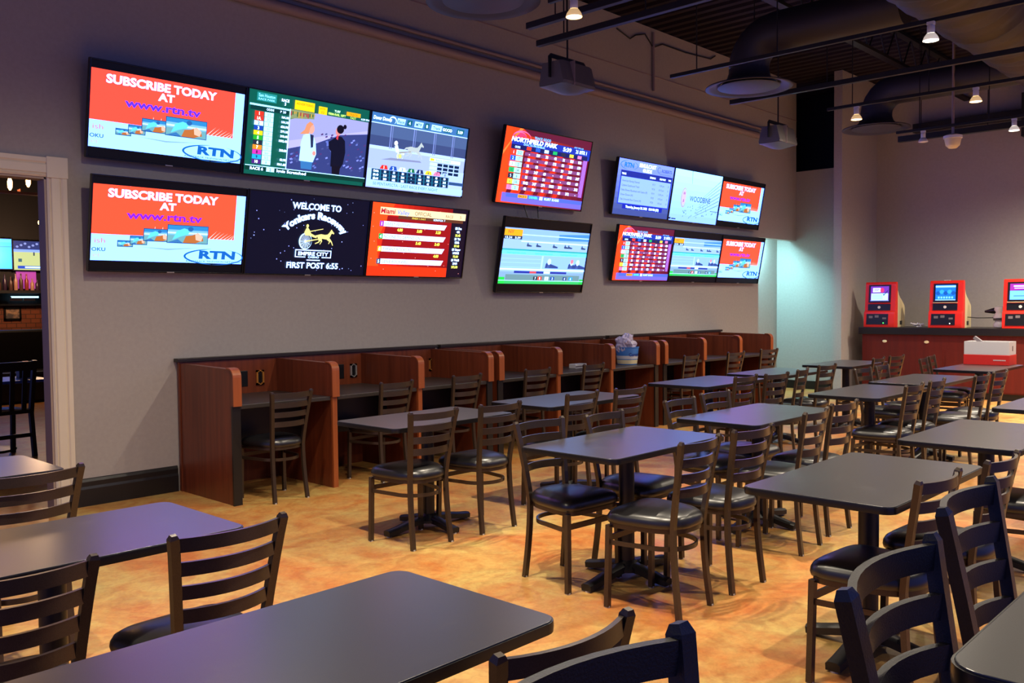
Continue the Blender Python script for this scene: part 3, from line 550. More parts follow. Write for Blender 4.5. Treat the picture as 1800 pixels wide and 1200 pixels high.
television('upper left television showing orange SUBSCRIBE TODAY advert, beside the doorway', 2.69, 2.622, 6.88, TVW, TVH, 10.8, scr_subscribe(0), tvL)
television('upper centre-left television showing two people talking and a green odds column', 2.69+TVW, 2.622, 6.88, TVW, TVH, 10.8, scr_interview(), tvL)
television('upper television showing a white horse pulling a sulky over a blue track', 2.69+2*TVW, 2.622, 6.88, TVW, TVH, 10.8, scr_harness(), tvL)
television('lower left television showing orange SUBSCRIBE TODAY advert, nearest the doorway', 2.68, 1.775, 6.88, TVW, TVH, 10.6, scr_subscribe(1), tvL)
television('lower television with black WELCOME TO Yonkers Raceway screen', 2.68+TVW, 1.775, 6.88, TVW, TVH, 10.6, scr_welcome(), tvL)
television('lower television with red Miami Valley OFFICIAL result list', 2.68+2*TVW, 1.775, 6.88, TVW, TVH, 10.6, scr_miami(), tvL)
television('large upper television with red NORTHFIELD PARK odds table', 7.03, 2.614, 6.88, 1.517, .845, 13.2, scr_northfield(), tvM)
television('large lower television showing a pale blue horse race picture', 7.03, 1.625, 6.88, 1.517, .85, 12.0, scr_race(), tvM)
television('far upper television showing blue SIMULCAST GUIDE list', 9.15, 2.625, 6.88, TVW, TVH, 10.4, scr_guide(), tvR)
television('far upper television showing pale WOODBINE picture', 9.15+TVW, 2.625, 6.88, TVW, TVH, 10.4, scr_woodbine(), tvR)
television('far upper right television showing orange SUBSCRIBE TODAY advert, above the recess edge', 9.15+2*TVW, 2.625, 6.88, TVW, TVH, 10.4, scr_subscribe(1), tvR)
television('small far lower television with red odds table', 9.14, 1.78, 6.88, TVW, TVH, 10.8, scr_northfield(), tvR)
television('small far lower television showing a pale horse race picture', 9.14+TVW, 1.78, 6.88, TVW, TVH, 10.8, scr_race(), tvR)
television('far lower right television showing orange SUBSCRIBE TODAY advert, beside the aqua recess', 9.14+2*TVW, 1.78, 6.88, TVW, TVH, 10.8, scr_subscribe(1), tvR)
for x, l, k in ((7.56, 'left of the two thin black cables hanging between the two large televisions', .05), (7.78, 'right of the two thin black cables hanging between the two large televisions', .0)):
    tag(MB().tube([(x-k, 6.92, 2.72), (x, 6.91, 2.58), (x+k, 6.90, 2.45), (x+k+.01, 6.92, 2.3)], .006, 6).build('television_cable', 'black'), l, 'cable', 'television cables')

# ------------------------------------------------------------ carrels
def carrel(x0, rings, plates, label):
    t = thing('betting_carrel', label, 'carrel', (x0, 0, 0), 0, 'wooden betting carrels along the wall')
    P = [0, .925, 1.85, 2.775]; th = .07; yf = 6.075; yb = 6.945
    for i, p in enumerate(P):
        end = i in (0, 3); a = p if i == 0 else (p-th if i == 3 else p-th/2); b = a+th
        r = .06; prof = [(yb, .0), (yf+.03, .0), (yf+.03, .755), (yf, .755), (yf, 1.03-r)]+[(yf+r-r*math.cos(R(q)), 1.03-r+r*math.sin(R(q))) for q in (15, 30, 45, 60, 75)]+[(yf+r, 1.03), (yb, 1.045)]
        dv = MB().prism(prof, a+.008, b-.008, 'x').build('divider', 'wood', t)
        e = MB()
        path = [(yf, .752), (yf, 1.03-r)]+[(yf+r-r*math.cos(R(q)), 1.03-r+r*math.sin(R(q))) for q in (15, 30, 45, 60, 75, 90)]+[(yf+r+.03, 1.031)]
        outer = [(y-.010, z) if k < 2 else (yf+r+(y-yf-r)*(r+.010)/r, 1.03-r+(z-1.03+r)*(r+.010)/r) for k, (y, z) in enumerate(path)]
        e.prism([path[0]]+outer+path[::-1][:-1], a, b, 'x'); e.build('edge_trim', 'wood_edge', dv)
        MB().box(a+(.0 if end else .012), b-(.0 if end else .012), yf+.012, yf+.03, 0, .752).build('leg_edge', 'base' if end else 'wood_edge', dv)
    MB().box(0, 2.775, yb-.03, yb, .0, 1.055).build('back_panel', 'wood', t)
    MB().box(-.02, 2.795, yb-.05, YW-.004, 1.055, 1.085, .004).build('top_cap', 'cap', t)
    for i in range(3):
        a = P[i]+(th if i == 0 else th/2); b = P[i+1]-(th if i == 2 else th/2)
        MB().box(a, b, yf+.02, yb-.03, .725, .758, .004).build('desk_surface', 'desk', t)
        MB().box(a, b, yb-.42, yb-.40, .38, .725).build('modesty_panel', 'black', t)
    for x, m_ in plates: MB().box(x-x0-.04, x-x0+.04, yb-.036, yb-.028, .815, .95, .003).build('outlet_cover', 'black', t)
    for x, m_ in rings:
        g = MB(); xx = x-x0; z0, z1 = .822, .948; k = .036
        g.box(xx-k, xx-k+.014, yb-.045, yb-.028, z0, z1).box(xx+k-.014, xx+k, yb-.045, yb-.028, z0, z1).box(xx-k, xx-k+.026, yb-.045, yb-.028, z0, z0+.016).box(xx+k-.026, xx+k, yb-.045, yb-.028, z0, z0+.016).box(xx-k, xx-k+.026, yb-.045, yb-.028, z1-.016, z1).box(xx+k-.026, xx+k, yb-.045, yb-.028, z1-.016, z1).box(xx-k+.014, xx+k-.014, yb-.045, yb-.028, z0, z0+.008).box(xx-k+.014, xx+k-.014, yb-.045, yb-.028, z1-.008, z1)
        fr = g.build('switch_frame', m_, t); MB().box(xx-k+.014, xx+k-.014, yb-.034, yb-.029, z0+.008, z1-.008).build('switch_recess', 'black', fr)
    return t
carrel(3.39, [(4.12, 'brass'), (5.117, 'chrome'), (6.11, 'brass')], [(3.963, 0), (4.97, 0)], 'nearest dark cherry carrel unit with three booths, its end panel facing the doorway')
carrel(6.245, [], [(7.147-.35, 0)], 'middle dark cherry carrel unit with three booths, blue bucket on its desk')
carrel(9.135, [], [], 'farthest dark cherry carrel unit with three booths, ending at the aqua recess')
# bucket with bag, small box
b = thing('beer_bucket', 'pale blue metal beer bucket stuffed with a clear bag on a carrel desk', 'bucket', (8.76, 6.36, .758))
MB().lathe([(.115, 0), (.118, .004), (.14, .2), (.146, .205), (.146, .212), (.138, .212), (.113, .006)], n=28).build('bucket_body', ['bucket'], b, 40)
MB().lathe([(.1195, .012), (.1245, .06)], n=28, cap=False).build('sand_band', 'kcream', b, 40)
MB().lathe([(.1265, .07), (.1315, .11)], n=28, cap=False).build('sky_band', 'boxwhite', b, 40)
tb = MB(); V, F = text_mesh('Corona', .03, 3)
for f in F:
    tb.bm.faces.new([tb.bm.verts.new((.1345*math.sin((V[i][0]-1.2)*.05/.1345-.35), -.1345*math.cos((V[i][0]-1.2)*.05/.1345-.35), .105+V[i][1]*.055)) for i in f])
tb.build('lettering', mat('bucket_letter', lin(30, 60, 140), .5), b)
bg = bmesh.new(); bmesh.ops.create_icosphere(bg, subdivisions=4, radius=.12); rn = random.Random(4)
from mathutils import noise as mn
for v in bg.verts:
    k = 1+.45*mn.noise(v.co*14)+.2*mn.noise(v.co*40); v.co = Vector((v.co.x*k*.95, v.co.y*k*.85, v.co.z*k*1.0))
q = MB(); q._add(bg, Matrix.Translation((-.03, 0, .25))); q.build('plastic_bag', 'bag', b)
t = thing('paper_pad', 'small pale box on the carrel desk beside the bucket', 'box', (7.93, 6.45, .759)); MB().box(-.10, .10, -.05, .05, 0, .05, .004).build('box_body', 'boxwhite', t)
MB().box(-.101, .101, -.052, -.049, .015, .03).build('box_stripe', 'grey_tool', t)

# ------------------------------------------------------------ tables
def table(x0, x1, y0, y1, label, name='dining_table', H_=.75, rot=0):
    cx, cy = (x0+x1)/2, (y0+y1)/2; w, dd = x1-x0, y1-y0
    t = thing(name, label, 'table', (cx, cy, 0), rot, 'grey pedestal tables' if name == 'dining_table' else 'tall bar tables in the foreground')
    r = .045
    MB().prism(rrect(-w/2+.004, w/2-.004, -dd/2+.004, dd/2-.004, r), H_-.028, H_, 'z', .0015).build('tabletop', 'laminate', t)
    e = MB(); o_ = rrect(-w/2, w/2, -dd/2, dd/2, r+.004); i_ = rrect(-w/2+.005, w/2-.005, -dd/2+.005, dd/2-.005, r)
    e.loft([[(x, y, H_-.003) for x, y in i_], [(x, y, H_-.003) for x, y in o_], [(x*1.002, y*1.002, H_-.015) for x, y in o_], [(x, y, H_-.029) for x, y in o_], [(x, y, H_-.029) for x, y in i_]], cap=False)
    e.build('edge_band', 'edge', t, 50)
    MB().box(-.2, .2, -.2, .2, H_-.04, H_-.028).build('support_plate', 'iron', t)
    MB().lathe([(.042, .06), (.042, H_-.04)], n=20).build('pedestal_column', 'iron', t, 40)
    MB().lathe([(.085, .045), (.085, .06), (.06, .085), (.045, .1)], n=20).build('base_hub', 'iron', t, 40)
    for a, L_ in ((0, .36), (180, .36), (90, .27), (270, .27)):
        m = MB(); ca, sa = math.cos(R(a)), math.sin(R(a))
        P = [(.03, .07), (L_*.4, .06), (L_*.8, .035), (L_, .028)]
        m.sweep([(u*ca, u*sa, z) for u, z in P], [(-.032, -.022), (.032, -.022), (.032, .008), (.018, .018), (-.018, .018), (-.032, .008)], up=(0, 0, 1), scales=[1.15, 1.05, 1, .95])
        arm = m.build('base_arm', 'iron', t, 40)
        MB().lathe([(.018, 0), (.018, .012)], (ca*(L_-.02), sa*(L_-.02), 0), 12).build('levelling_foot', 'glide', arm)
    return t
TL = [
 (3.41, 4.47, 4.20, 4.82, 'bluish grey table, first in the row along the carrels, in front of the second booth'),
 (4.85, 5.98, 4.20, 4.83, 'bluish grey table, second in the row along the carrels, in front of the middle unit'),
 (6.88, 8.02, 4.13, 4.78, 'blue-lit table, third in the row along the carrels, before the farthest carrels'),
 (8.28, 9.40, 4.13, 4.76, 'blue-grey table, fourth in the row along the carrels, partly behind third'),
 (9.95, 11.1, 4.12, 4.72, 'farthest table of the carrel row, in front of the purple-lit wall pier'),
 (3.41, 4.46, 2.55, 3.18, 'grey scuffed table in the centre of the photo with four chairs around it'),
 (4.90, 6.04, 2.60, 3.19, 'purple-grey table directly behind the central table in the middle row'),
 (6.84, 7.98, 2.62, 3.20, 'third table of the middle row, its black pedestal seen behind chair backs'),
 (8.18, 9.40, 2.64, 3.24, 'fourth table of the middle row, just in front of the box table'),
 (10.1, 11.34, 2.70, 3.30, 'table by the counter carrying the white and red box'),
 (3.25, 4.36, 1.19, 1.80, 'large brownish grey table at right front, with bare near-left corner'),
 (4.88, 5.99, 1.18, 1.78, 'grey table at the right edge behind the large right front table'),
 (6.72, 7.82, 1.20, 1.81, 'table at the right edge of which only the left corner shows, below the box table'),
 (.54, 1.585, 4.38, 4.98, 'pinkish table at far left in front of the white doorway'),
 (.51, 1.575, 2.735, 3.34, 'purple and orange reflecting table at left, behind the foreground table'),
 (.54, 1.605, 1.36, 1.965, 'big dark grey foreground table at bottom left with scuffed top'),
]
for a in TL: table(*a)
table(1.147, 2.4, -.25, .362, 'tall bar table in bottom right corner with one bare rounded corner', 'bar_table', 1.05)
table(-.45, .80, -.15, .43, 'tall bar table below the bottom edge, hidden but for its stool', 'bar_table', 1.05)

# ------------------------------------------------------------ chairs
SQ = lambda a, b: [(-a, -b), (a, -b), (a, b), (-a, b)]
def post(z, dz):     # half spacing and fore-aft place of a back post at height z
    zb = .43+dz
    if z < zb: k = z/zb; return .150-.010*math.sin(k*math.pi/2), .036*math.sin(k*math.pi/2)
    k = (z-zb)/(.855+dz-zb); return .140+.040*k**1.25, .036-.070*k**1.2
def chair(name, label, dz, loc, rz, group, cat='chair', metal='bronze'):
    t = thing(name, label, cat, loc, rz, group)
    n = 14
    for s in (-1, 1):
        P = []
        for i in range(n+1):
            z = (.855+dz)*i/n; x, y = post(z, dz); P.append((s*x, y, z))
        top = Vector(P[-1]); P[-1] = tuple(top-Vector((0, -.003, .012))); P.append(tuple(top))
        lg = MB().sweep(P, SQ(.0140, .0115), up=(0, 1, 0), scales=[1]*(n+1)+[.62]).build('back_post', metal, t)
        MB().lathe([(.014, 0), (.014, .008)], P[0], 10).build('glide', 'glide', lg)
        fl = MB().sweep([(s*.200, .375, .004), (s*.196, .372, .2), (s*.193, .368, .412+dz)], SQ(.0140, .0120), up=(0, 1, 0)).build('leg', metal, t)
        MB().lathe([(.014, 0), (.014, .008)], (s*.2, .375, 0), 10).build('glide', 'glide', fl)
    for z in (.803, .7295, .656, .5825):
        z += dz; hx, y0 = post(z+.018, dz)
        path = []
        for i in range(11):
            u = -1+2*i/10; path.append((u*(hx-.010), y0-.040*(1-u*u), z+.018))
        MB().sweep(path, [(-.006, -.0205), (.006, -.0205), (.006, .0205), (-.006, .0205)], up=(0, 0, 1)).build('slat', metal, t, 40)
    def outline(k, off=0):
        pts = []; N = 40
        for i in range(N):
            a = 2*math.pi*i/N; c, s_ = math.cos(a), math.sin(a); e = .5
            e = .42 if s_ > 0 else .70
            x = math.copysign(abs(c)**e, c); y = math.copysign(abs(s_)**e, s_)
            hw = .194+.030*y
            pts.append((x*hw*k, .200+y*.208*k))
        return pts
    rings = [[(x, y, z+dz) for x, y in outline(k)] for k, z in ((.93, .422), (.985, .426), (1.0, .440), (.99, .456), (.95, .472), (.86, .485), (.6, .496), (.25, .500))]
    MB().loft(rings).build('seat', 'vinyl', t, 60)
    fr = [[(x, y, z+dz) for x, y in outline(k)] for k, z in ((.93, .402), (.95, .402), (.95, .425), (.6, .425))]
    MB().loft(fr).build('seat_frame', metal, t, 40)
    hp = [(-.192, .368, .325)]
    for i in range(17):
        a = R(180+180*i/16); hp.append((.158*math.cos(a), .165+.150*math.sin(a), .325))
    hp.append((.192, .368, .325))
    MB().sweep(hp, [(-.005, -.011), (.005, -.011), (.005, .011), (-.005, .011)], up=(0, 0, 1)).build('hoop_stretcher', metal, t, 40)
    MB().sweep([(-.19, .37, .345), (.19, .37, .345)], SQ(.006, .014), up=(0, 0, 1)).build('front_stretcher', metal, t)
    if dz > .1:
        MB().sweep([(-.16, .02, .5), (.16, .02, .5)], SQ(.006, .014), up=(0, 0, 1)).build('rear_stretcher', metal, t)
    return t
NEAR, FAR = 0, math.pi
# (post-top centre x, y, facing, small turn in degrees, label)
CH = [
 (3.79, 5.90, NEAR, 3, 'carrel', 'ladder-back chair at the nearest carrel booth, before the brass switch frame'),
 (4.84, 5.92, NEAR, 4, 'carrel', 'ladder-back chair at the second carrel booth, behind the first table'),
 (5.70, 5.95, NEAR, 2, 'carrel', 'ladder-back chair at the third carrel booth, left of the paired dividers'),
 (6.66, 5.93, NEAR, 0, 'carrel', 'ladder-back chair at the fourth carrel booth, right of the paired dividers'),
 (7.57, 5.93, NEAR, 3, 'carrel', 'ladder-back chair at the carrel booth left of the blue bucket'),
 (9.50, 5.92, NEAR, 4, 'carrel', 'ladder-back chair at the carrel booth right of the bucket, first of the farthest unit'),
 (10.38, 5.80, NEAR, -4, 'carrel', 'ladder-back chair at the second booth of the farthest carrel unit'),
 (11.28, 5.80, NEAR, -9, 'carrel', 'ladder-back chair at the last carrel booth beside the aqua recess'),
 (3.64, 4.10, NEAR, -3, 't', 'left ladder-back chair at the near side of the first carrel-row table'),
 (4.19, 4.06, NEAR, -1, 't', 'right ladder-back chair at the near side of the first carrel-row table'),
 (5.06, 4.07, NEAR, 2, 't', 'left ladder-back chair at the near side of the second carrel-row table'),
 (5.60, 4.03, NEAR, -2, 't', 'right ladder-back chair at the near side of the second carrel-row table'),
 (3.685, 2.245, NEAR, 2, 't', 'left ladder-back chair at the near side of the central table, seat highlighted gold'),
 (4.19, 2.24, NEAR, -3, 't', 'right ladder-back chair at the near side of the central table'),
 (3.72, 3.31, FAR, -4, 't', 'left chair at the far side of the central table, black seat facing camera'),
 (4.21, 3.23, FAR, 2, 't', 'right chair at the far side of the central table, seat behind the pedestal'),
 (5.09, 2.31, NEAR, 4, 't', 'left ladder-back chair at the near side of the table behind the central one'),
 (5.61, 2.36, NEAR, -2, 't', 'right ladder-back chair at the near side of the table behind the central one'),
 (5.12, 3.29, FAR, 1, 't', 'left chair at the far side of the table behind the central one, glinting blue'),
 (5.68, 3.35, FAR, -1, 't', 'right chair at the far side of the table behind the central one, glinting blue'),
 (7.10, 3.87, NEAR, -1, 't', 'left ladder-back chair at the near side of the third carrel-row table'),
 (7.50, 3.78, NEAR, -5, 't', 'right ladder-back chair at the near side of the third carrel-row table'),
 (8.15, 3.84, NEAR, 11, 't', 'slightly turned ladder-back chair at the left end of the fourth carrel-row table'),
 (8.79, 3.88, NEAR, -2, 't', 'ladder-back chair at the near side of the fourth carrel-row table, facing the wall'),
 (10.2, 3.90, NEAR, 3, 't', 'left ladder-back chair at the farthest carrel-row table, before the red counter'),
 (10.72, 3.89, NEAR, -4, 't', 'right ladder-back chair at the farthest carrel-row table, before the red counter'),
 (8.52, 3.42, FAR, -1, 't', 'left chair at the far side of the fourth middle-row table, seen below the pier'),
 (9.0, 3.42, FAR, 3, 't', 'right chair at the far side of the fourth middle-row table, with blue-lit posts'),
 (7.13, 2.45, NEAR, 0, 't', 'left ladder-back chair at the near side of the third middle-row table'),
 (7.65, 2.45, NEAR, 1, 't', 'right ladder-back chair at the near side of the third middle-row table'),
 (8.39, 2.32, NEAR, -1, 't', 'left ladder-back chair at the near side of the fourth middle-row table, below the box'),
 (8.86, 2.30, NEAR, -2, 't', 'right ladder-back chair at the near side of the fourth middle-row table, below the box'),
 (10.33, 3.47, FAR, 8, 't', 'left chair at the far side of the box table, against the red counter'),
 (10.85, 3.55, FAR, 9, 't', 'right chair at the far side of the box table, against the red counter'),
 (3.47, 1.10, NEAR, -4, 't', 'left ladder-back chair at the near side of the large right front table'),
 (4.06, 1.04, NEAR, -3, 't', 'right ladder-back chair at the near side of the large right front table'),
 (5.16, 1.00, NEAR, 4, 't', 'chair at the right edge whose black seat just shows beside the front table'),
 (1.27, 3.83, NEAR, 6, 't', 'ladder-back chair at the far left table by the white doorway'),
 (1.335, 2.42, NEAR, 1, 't', 'right ladder-back chair between purple table and foreground table'),
 (.745, 2.40, NEAR, -4, 't', 'left ladder-back chair between purple table and foreground table, cut by the frame'),
 (1.335, 1.115, NEAR, -5, 't', 'ladder-back chair at the near side of the foreground table, top rail at bottom edge'),
 (.775, 1.14, NEAR, 2, 't', 'chair of which only one post tip shows at the bottom edge'),
]
proto = None
for x, y, f, tr, gk, lab in CH:
    rz = f+R(tr); off = Vector((-math.sin(rz)*.034, math.cos(rz)*.034, 0))
    loc = (x+off.x, y+off.y, 0); g = 'chairs at the carrels' if gk == 'carrel' else 'ladder-back chairs at the tables'
    if proto is None:
        proto = chair('ladder_back_chair', lab, 0, loc, rz, g); bpy.context.view_layer.update(); index(proto)
    else: dup(proto, loc, rz, lab, g)
st = None
for x, y, tr, lab in ((1.295, .475, 2, 'tall dark ladder-back bar stool at bottom right, left of the pair'), (1.85, .535, 3, 'tall dark ladder-back bar stool at right, second of the pair, blue-lit slats'), (.69, .57, -3, 'tall dark bar stool at bottom centre, only its back top in view')):
    rz = FAR+R(tr); loc = (x-math.sin(rz)*.034, y+math.cos(rz)*.034, 0)
    if st is None: st = chair('bar_stool', lab, .275, loc, rz, 'bar stools in the foreground', 'stool', 'stool'); bpy.context.view_layer.update(); index(st)
    else: dup(st, loc, rz, lab)

# ------------------------------------------------------------ counter and betting machines
ct = thing('betting_counter', 'long red mahogany counter with thick black top along the back wall', 'counter', (14.45, 0, 0))
MB().box(0, .72, 1.2, 5.80, .10, .96).build('cabinet_body', 'wood_red', ct)
MB().box(.05, .70, 1.2, 5.78, 0, .10).build('toe_kick', 'base', ct)
MB().box(-.04, .78, 1.2, 5.85, .955, 1.065, .006).build('countertop', 'base', ct)
for i, y in enumerate((5.80, 4.53, 3.28, 2.05)):
    MB().box(-.006, 0, y-1.235, y-.012, .12, .73).build('front_panel', 'wood_red', ct)
for y in (5.44, 4.80, 3.60): MB().lathe([(.0, -.004), (.036, -.002), (.036, .004), (.03, .007), (.0, .007)], (-.004, y, .845), 20, Matrix.Rotation(R(-90), 4, 'Y') @ Matrix.Diagonal((.62, 1, 1, 1))).build('grommet', 'kcream', ct)
def scr_kiosk(k):
    s = Screen(12, 9, (130, 60, 190) if k != 1 else (20, 110, 220))
    if k == 0:
        s.rect(.5, .5, 11.5, 4.6, (215, 240, 250)); s.rect(1.5, 5.4, 6.5, 8, (235, 235, 245)); s.ell(7.6, 6.6, 1.3, 1.5, (230, 60, 130)); s.poly([(8, 4.8), (8.6, 3.0), (11.5, 6.2), (11.2, 6.6), (8.8, 4.0)], (30, 60, 120)); s.rect(2.2, 6.9, 5.8, 7.3, (150, 120, 170)); s.rect(2.2, 6.1, 5.2, 6.5, (150, 120, 170)); s.rect(0, 0, 12, .35, (180, 190, 240))
        for i in range(4): s.rect(1.2, 1.2+i*.75, 8, 1.5+i*.75, (150, 210, 215))
    elif k == 1:
        s.rect(0, 0, 12, 9, (30, 140, 230)); s.rect(0, 7.6, 12, 8.6, (190, 230, 250))
        for i in range(5): s.ell(1.5+i*2.3, 4.2+(i % 2)*.8, 1.4, 1.2, (60, 190, 235) if i % 2 else (20, 100, 190))
        for i in range(6): s.rect(1.5+i*1.6, 1, 2.6+i*1.6, 2.2, (150, 220, 245))
        s.rect(0, 0, 12, .4, (200, 230, 250))
    else:
        s.poly([(0, 5), (12, 6), (12, 9), (0, 9)], (200, 60, 190)); s.rect(0, 0, 12, 5, (150, 225, 250)); s.rect(2, 7.2, 10, 8.0, (245, 225, 250)); s.rect(2.4, 6.1, 9.2, 6.7, (240, 215, 248)); s.rect(2, 1.8, 9, 2.3, (90, 150, 190))
    return s
def kiosk(y0, k, label):
    # front faces -x; local x = depth (0 front bottom), y along counter (width w), z up
    t = thing('betting_terminal', label, 'betting terminal', (14.47, y0, 1.066), 0, 'self-service betting terminals on the counter')
    w = .49; h = .725
    side = [(0, 0), (-.0, .06), (.012, .215), (.022, .25), (.045, .26), (.085, h-.03), (.10, h), (.135, h), (.15, h-.03), (.15, 0)]
    MB().prism([(x, z) for x, z in side], -w, 0, 'y', .006).build('red_shell', 'kred', t)
    bk = [(.15, .0), (.15, .60), (.19, .585), (.23, .52), (.29, .47), (.33, .45), (.47, .35), (.49, .31), (.49, .0)]
    body = MB().prism(bk, -w+.012, -.012, 'y', .004).build('rear_housing', 'kcream', t)
    MB().box(.27, .36, -w+.008, -w+.014, .04, .10).build('power_inlet', 'black', body)
    an = math.atan2(.04, h-.29)
    def facep(name, z0, z1, y_a, y_b, m_, out=.008, lower=False):
        def X(z): return (.0+.022*max(0, (z-.06))/.19 if lower else .045+.04*(z-.26)/(h-.29))-out
        MB().loft([[(X(z0), -y_a, z0), (X(z0), -y_b, z0), (X(z1), -y_b, z1), (X(z1), -y_a, z1)], [(X(z0)+.012, -y_a, z0), (X(z0)+.012, -y_b, z0), (X(z1)+.012, -y_b, z1), (X(z1)+.012, -y_a, z1)]]).build(name, m_, t)
        return X
    X = facep('screen_surround', .395, .680, .06, .41, 'black'); facep('reader_strip', .27, .37, .055, .41, 'black'); facep('printer_panel', .045, .215, .045, .39, 'black', .007, True)
    MB().box(.028, .06, -.41, -.06, .383, .392).build('screen_ledge', 'kcream' if k else 'kred', t)
    sc = scr_kiosk(k).mesh(.29, .235, 'screen', t)
    xm = X(.54)-.003
    sc.location = (xm-.001, -.255, .54); sc.rotation_euler = (0, 0, 0)
    sc.matrix_local = Matrix.Translation((xm, -.235, .54)) @ Matrix.Rotation(R(-90), 4, 'Z') @ Matrix.Rotation(-an, 4, 'X')
    MB().lathe([(.0, 0), (.022, 0), (.022, .006), (.0, .006)], (X(.32)-.002, -.235, .32), 16, Matrix.Rotation(R(-90), 4, 'Y')).build('bill_button', 'white', t)
    for (ya, za) in ((.085, .165), (.18, .175), (.30, .14)): MB().box(.002, .008, -ya-.06, -ya, za-.02, za+.018).build('ticket_slot', 'grey_tool', t)
    MB().box(-.006, .01, -.325, -.31, .062, .076).build('status_light', 'green_led' if k == 0 else 'white_led', t)
    MB().box(.09, .12, -.29, -.20, h, h+.006).build('top_button', 'white', t) if k == 1 else None
    return t
kiosk(5.79, 0, 'red and cream betting terminal at left end of the counter, purple and white screen')
kiosk(4.79, 1, 'red and cream betting terminal in the middle of the counter, blue screen')
kiosk(3.755, 2, 'red and cream betting terminal cut by the right edge of the photo')
# cable tangle and wrapped scanner on the counter
ca = MB(); rn = random.Random(11)
P = [(14.9, 5.2, 1.12), (14.85, 5.1, 1.09)]+[(14.62+rn.uniform(-.06, .06), 4.98+rn.uniform(-.10, .10), 1.078+rn.uniform(0, .06)) for i in range(16)]
ca.tube(P, .009, 6)
tag(ca.build('power_cable', 'white'), 'tangled white cable lying between the left and middle betting terminals', 'cable')
sc = thing('barcode_scanner', 'white hand scanner with dark tip and coiled cord left of the third terminal', 'scanner', (14.75, 3.86, 1.066))
MB().lathe([(.03, 0), (.075, .01), (.085, .05), (.06, .085), (.05, .1)], n=20).build('stand', 'white', sc, 50)
MB().lathe([(.055, .1), (.075, .13), (.08, .17), (.06, .2), (.055, .23), (.075, .27), (.065, .31), (.02, .33)], n=20).build('scanner_body', 'white', sc, 50)
MB().lathe([(.05, 0), (.04, .06), (.015, .16)], (0, .04, .26), 14, Matrix.Rotation(R(-95), 4, 'X')).build('scanner_nose', 'black', sc, 50)
MB().tube([(.0+.08*math.cos(a*.7), .08*math.sin(a*.7), .115+.002*a) for a in range(20)]+[(0, .3, .15), (.05, .55, .17), (.05, .62, .1)], .007, 6).build('cord', 'black', sc)
# box on the table
bx = thing('storage_box', 'white and red cardboard box with a grey handle sticking out, on the far table', 'box', (11.22, 3.03, .751))
MB().box(-.145, .145, -.24, .24, 0, .115, .003).build('red_base', 'boxred', bx)
bw = MB(); bw.box(-.14, .14, -.235, .235, .115, .12); 
for a in ((-.14, -.132, -.235, .235), (.132, .14, -.235, .235), (-.132, .132, -.235, -.227), (-.132, .132, .227, .235)): bw.box(a[0], a[1], a[2], a[3], .118, .265)
bw.build('white_sleeve', 'boxwhite', bx)
MB().box(-.02, .02, -.2365, -.2345, .16, .215, .0).build('hand_hole', 'grey_tool', bx)
tb = MB()
for k in range(9): tb.box(-.1465, -.145, -.075-k*.0145-.0105, -.075-k*.0145, .05, .062)
tb.build('lettering_strip', 'boxwhite', bx)
tag(MB().sweep([(11.2, 3.02, .90), (11.2, 3.085, .98), (11.2, 3.19, 1.06)], SQ(.025, .018), up=(0, 0, 1)).build('brush_handle', 'grey_tool'), 'grey flat handle leaning out of the white and red box', 'handle')

# ------------------------------------------------------------ ceiling equipment
def rail(x, y1, y0, label, z=3.77, hw=.018, name='track_rail', cat='track rail'):
    t = thing(name, label, cat, (x, y1, z), 0, 'ceiling rails')
    MB().box(-hw, hw, y0-y1, 0, -hw, hw, .003).build('rail', 'black_steel', t)
    for k in (.3, 1.15, 3.5):
        if y1-k > y0: MB().tube([(0, -k, hw), (0, -k, ZC-z)], .006, 6).build('hanger_rod', 'black_steel', t)
rail(5.16, 4.45, -1, 'track rail carrying the brightest upper lamp')
rail(5.57, 5.04, -1, 'dark strut ending left of the upper lamp', 3.80, .026, 'ceiling_strut', 'strut')
rail(6.0, 5.31, -1, 'dark strut passing just above the left hanging loudspeaker', 3.80, .026, 'ceiling_strut', 'strut')
rail(7.72, 5.05, -1, 'long track rail carrying the white lamp at upper right')
rail(9.33, 5.29, -1, 'dark strut ending beside the middle round diffuser', 3.80, .026, 'ceiling_strut', 'strut')
rail(10.38, 4.60, -1, 'track rail carrying two warm lamps left of the camera dome')
rail(12.5, 4.57, -1, 'farthest track rail with the unlit lamp')
rail(13.0, 4.72, -1, 'thick dark strut behind the camera dome', 3.76, .04, 'ceiling_strut', 'strut')
rail(2.66, 4.9, -1, 'track rail above the left tables, out of view')
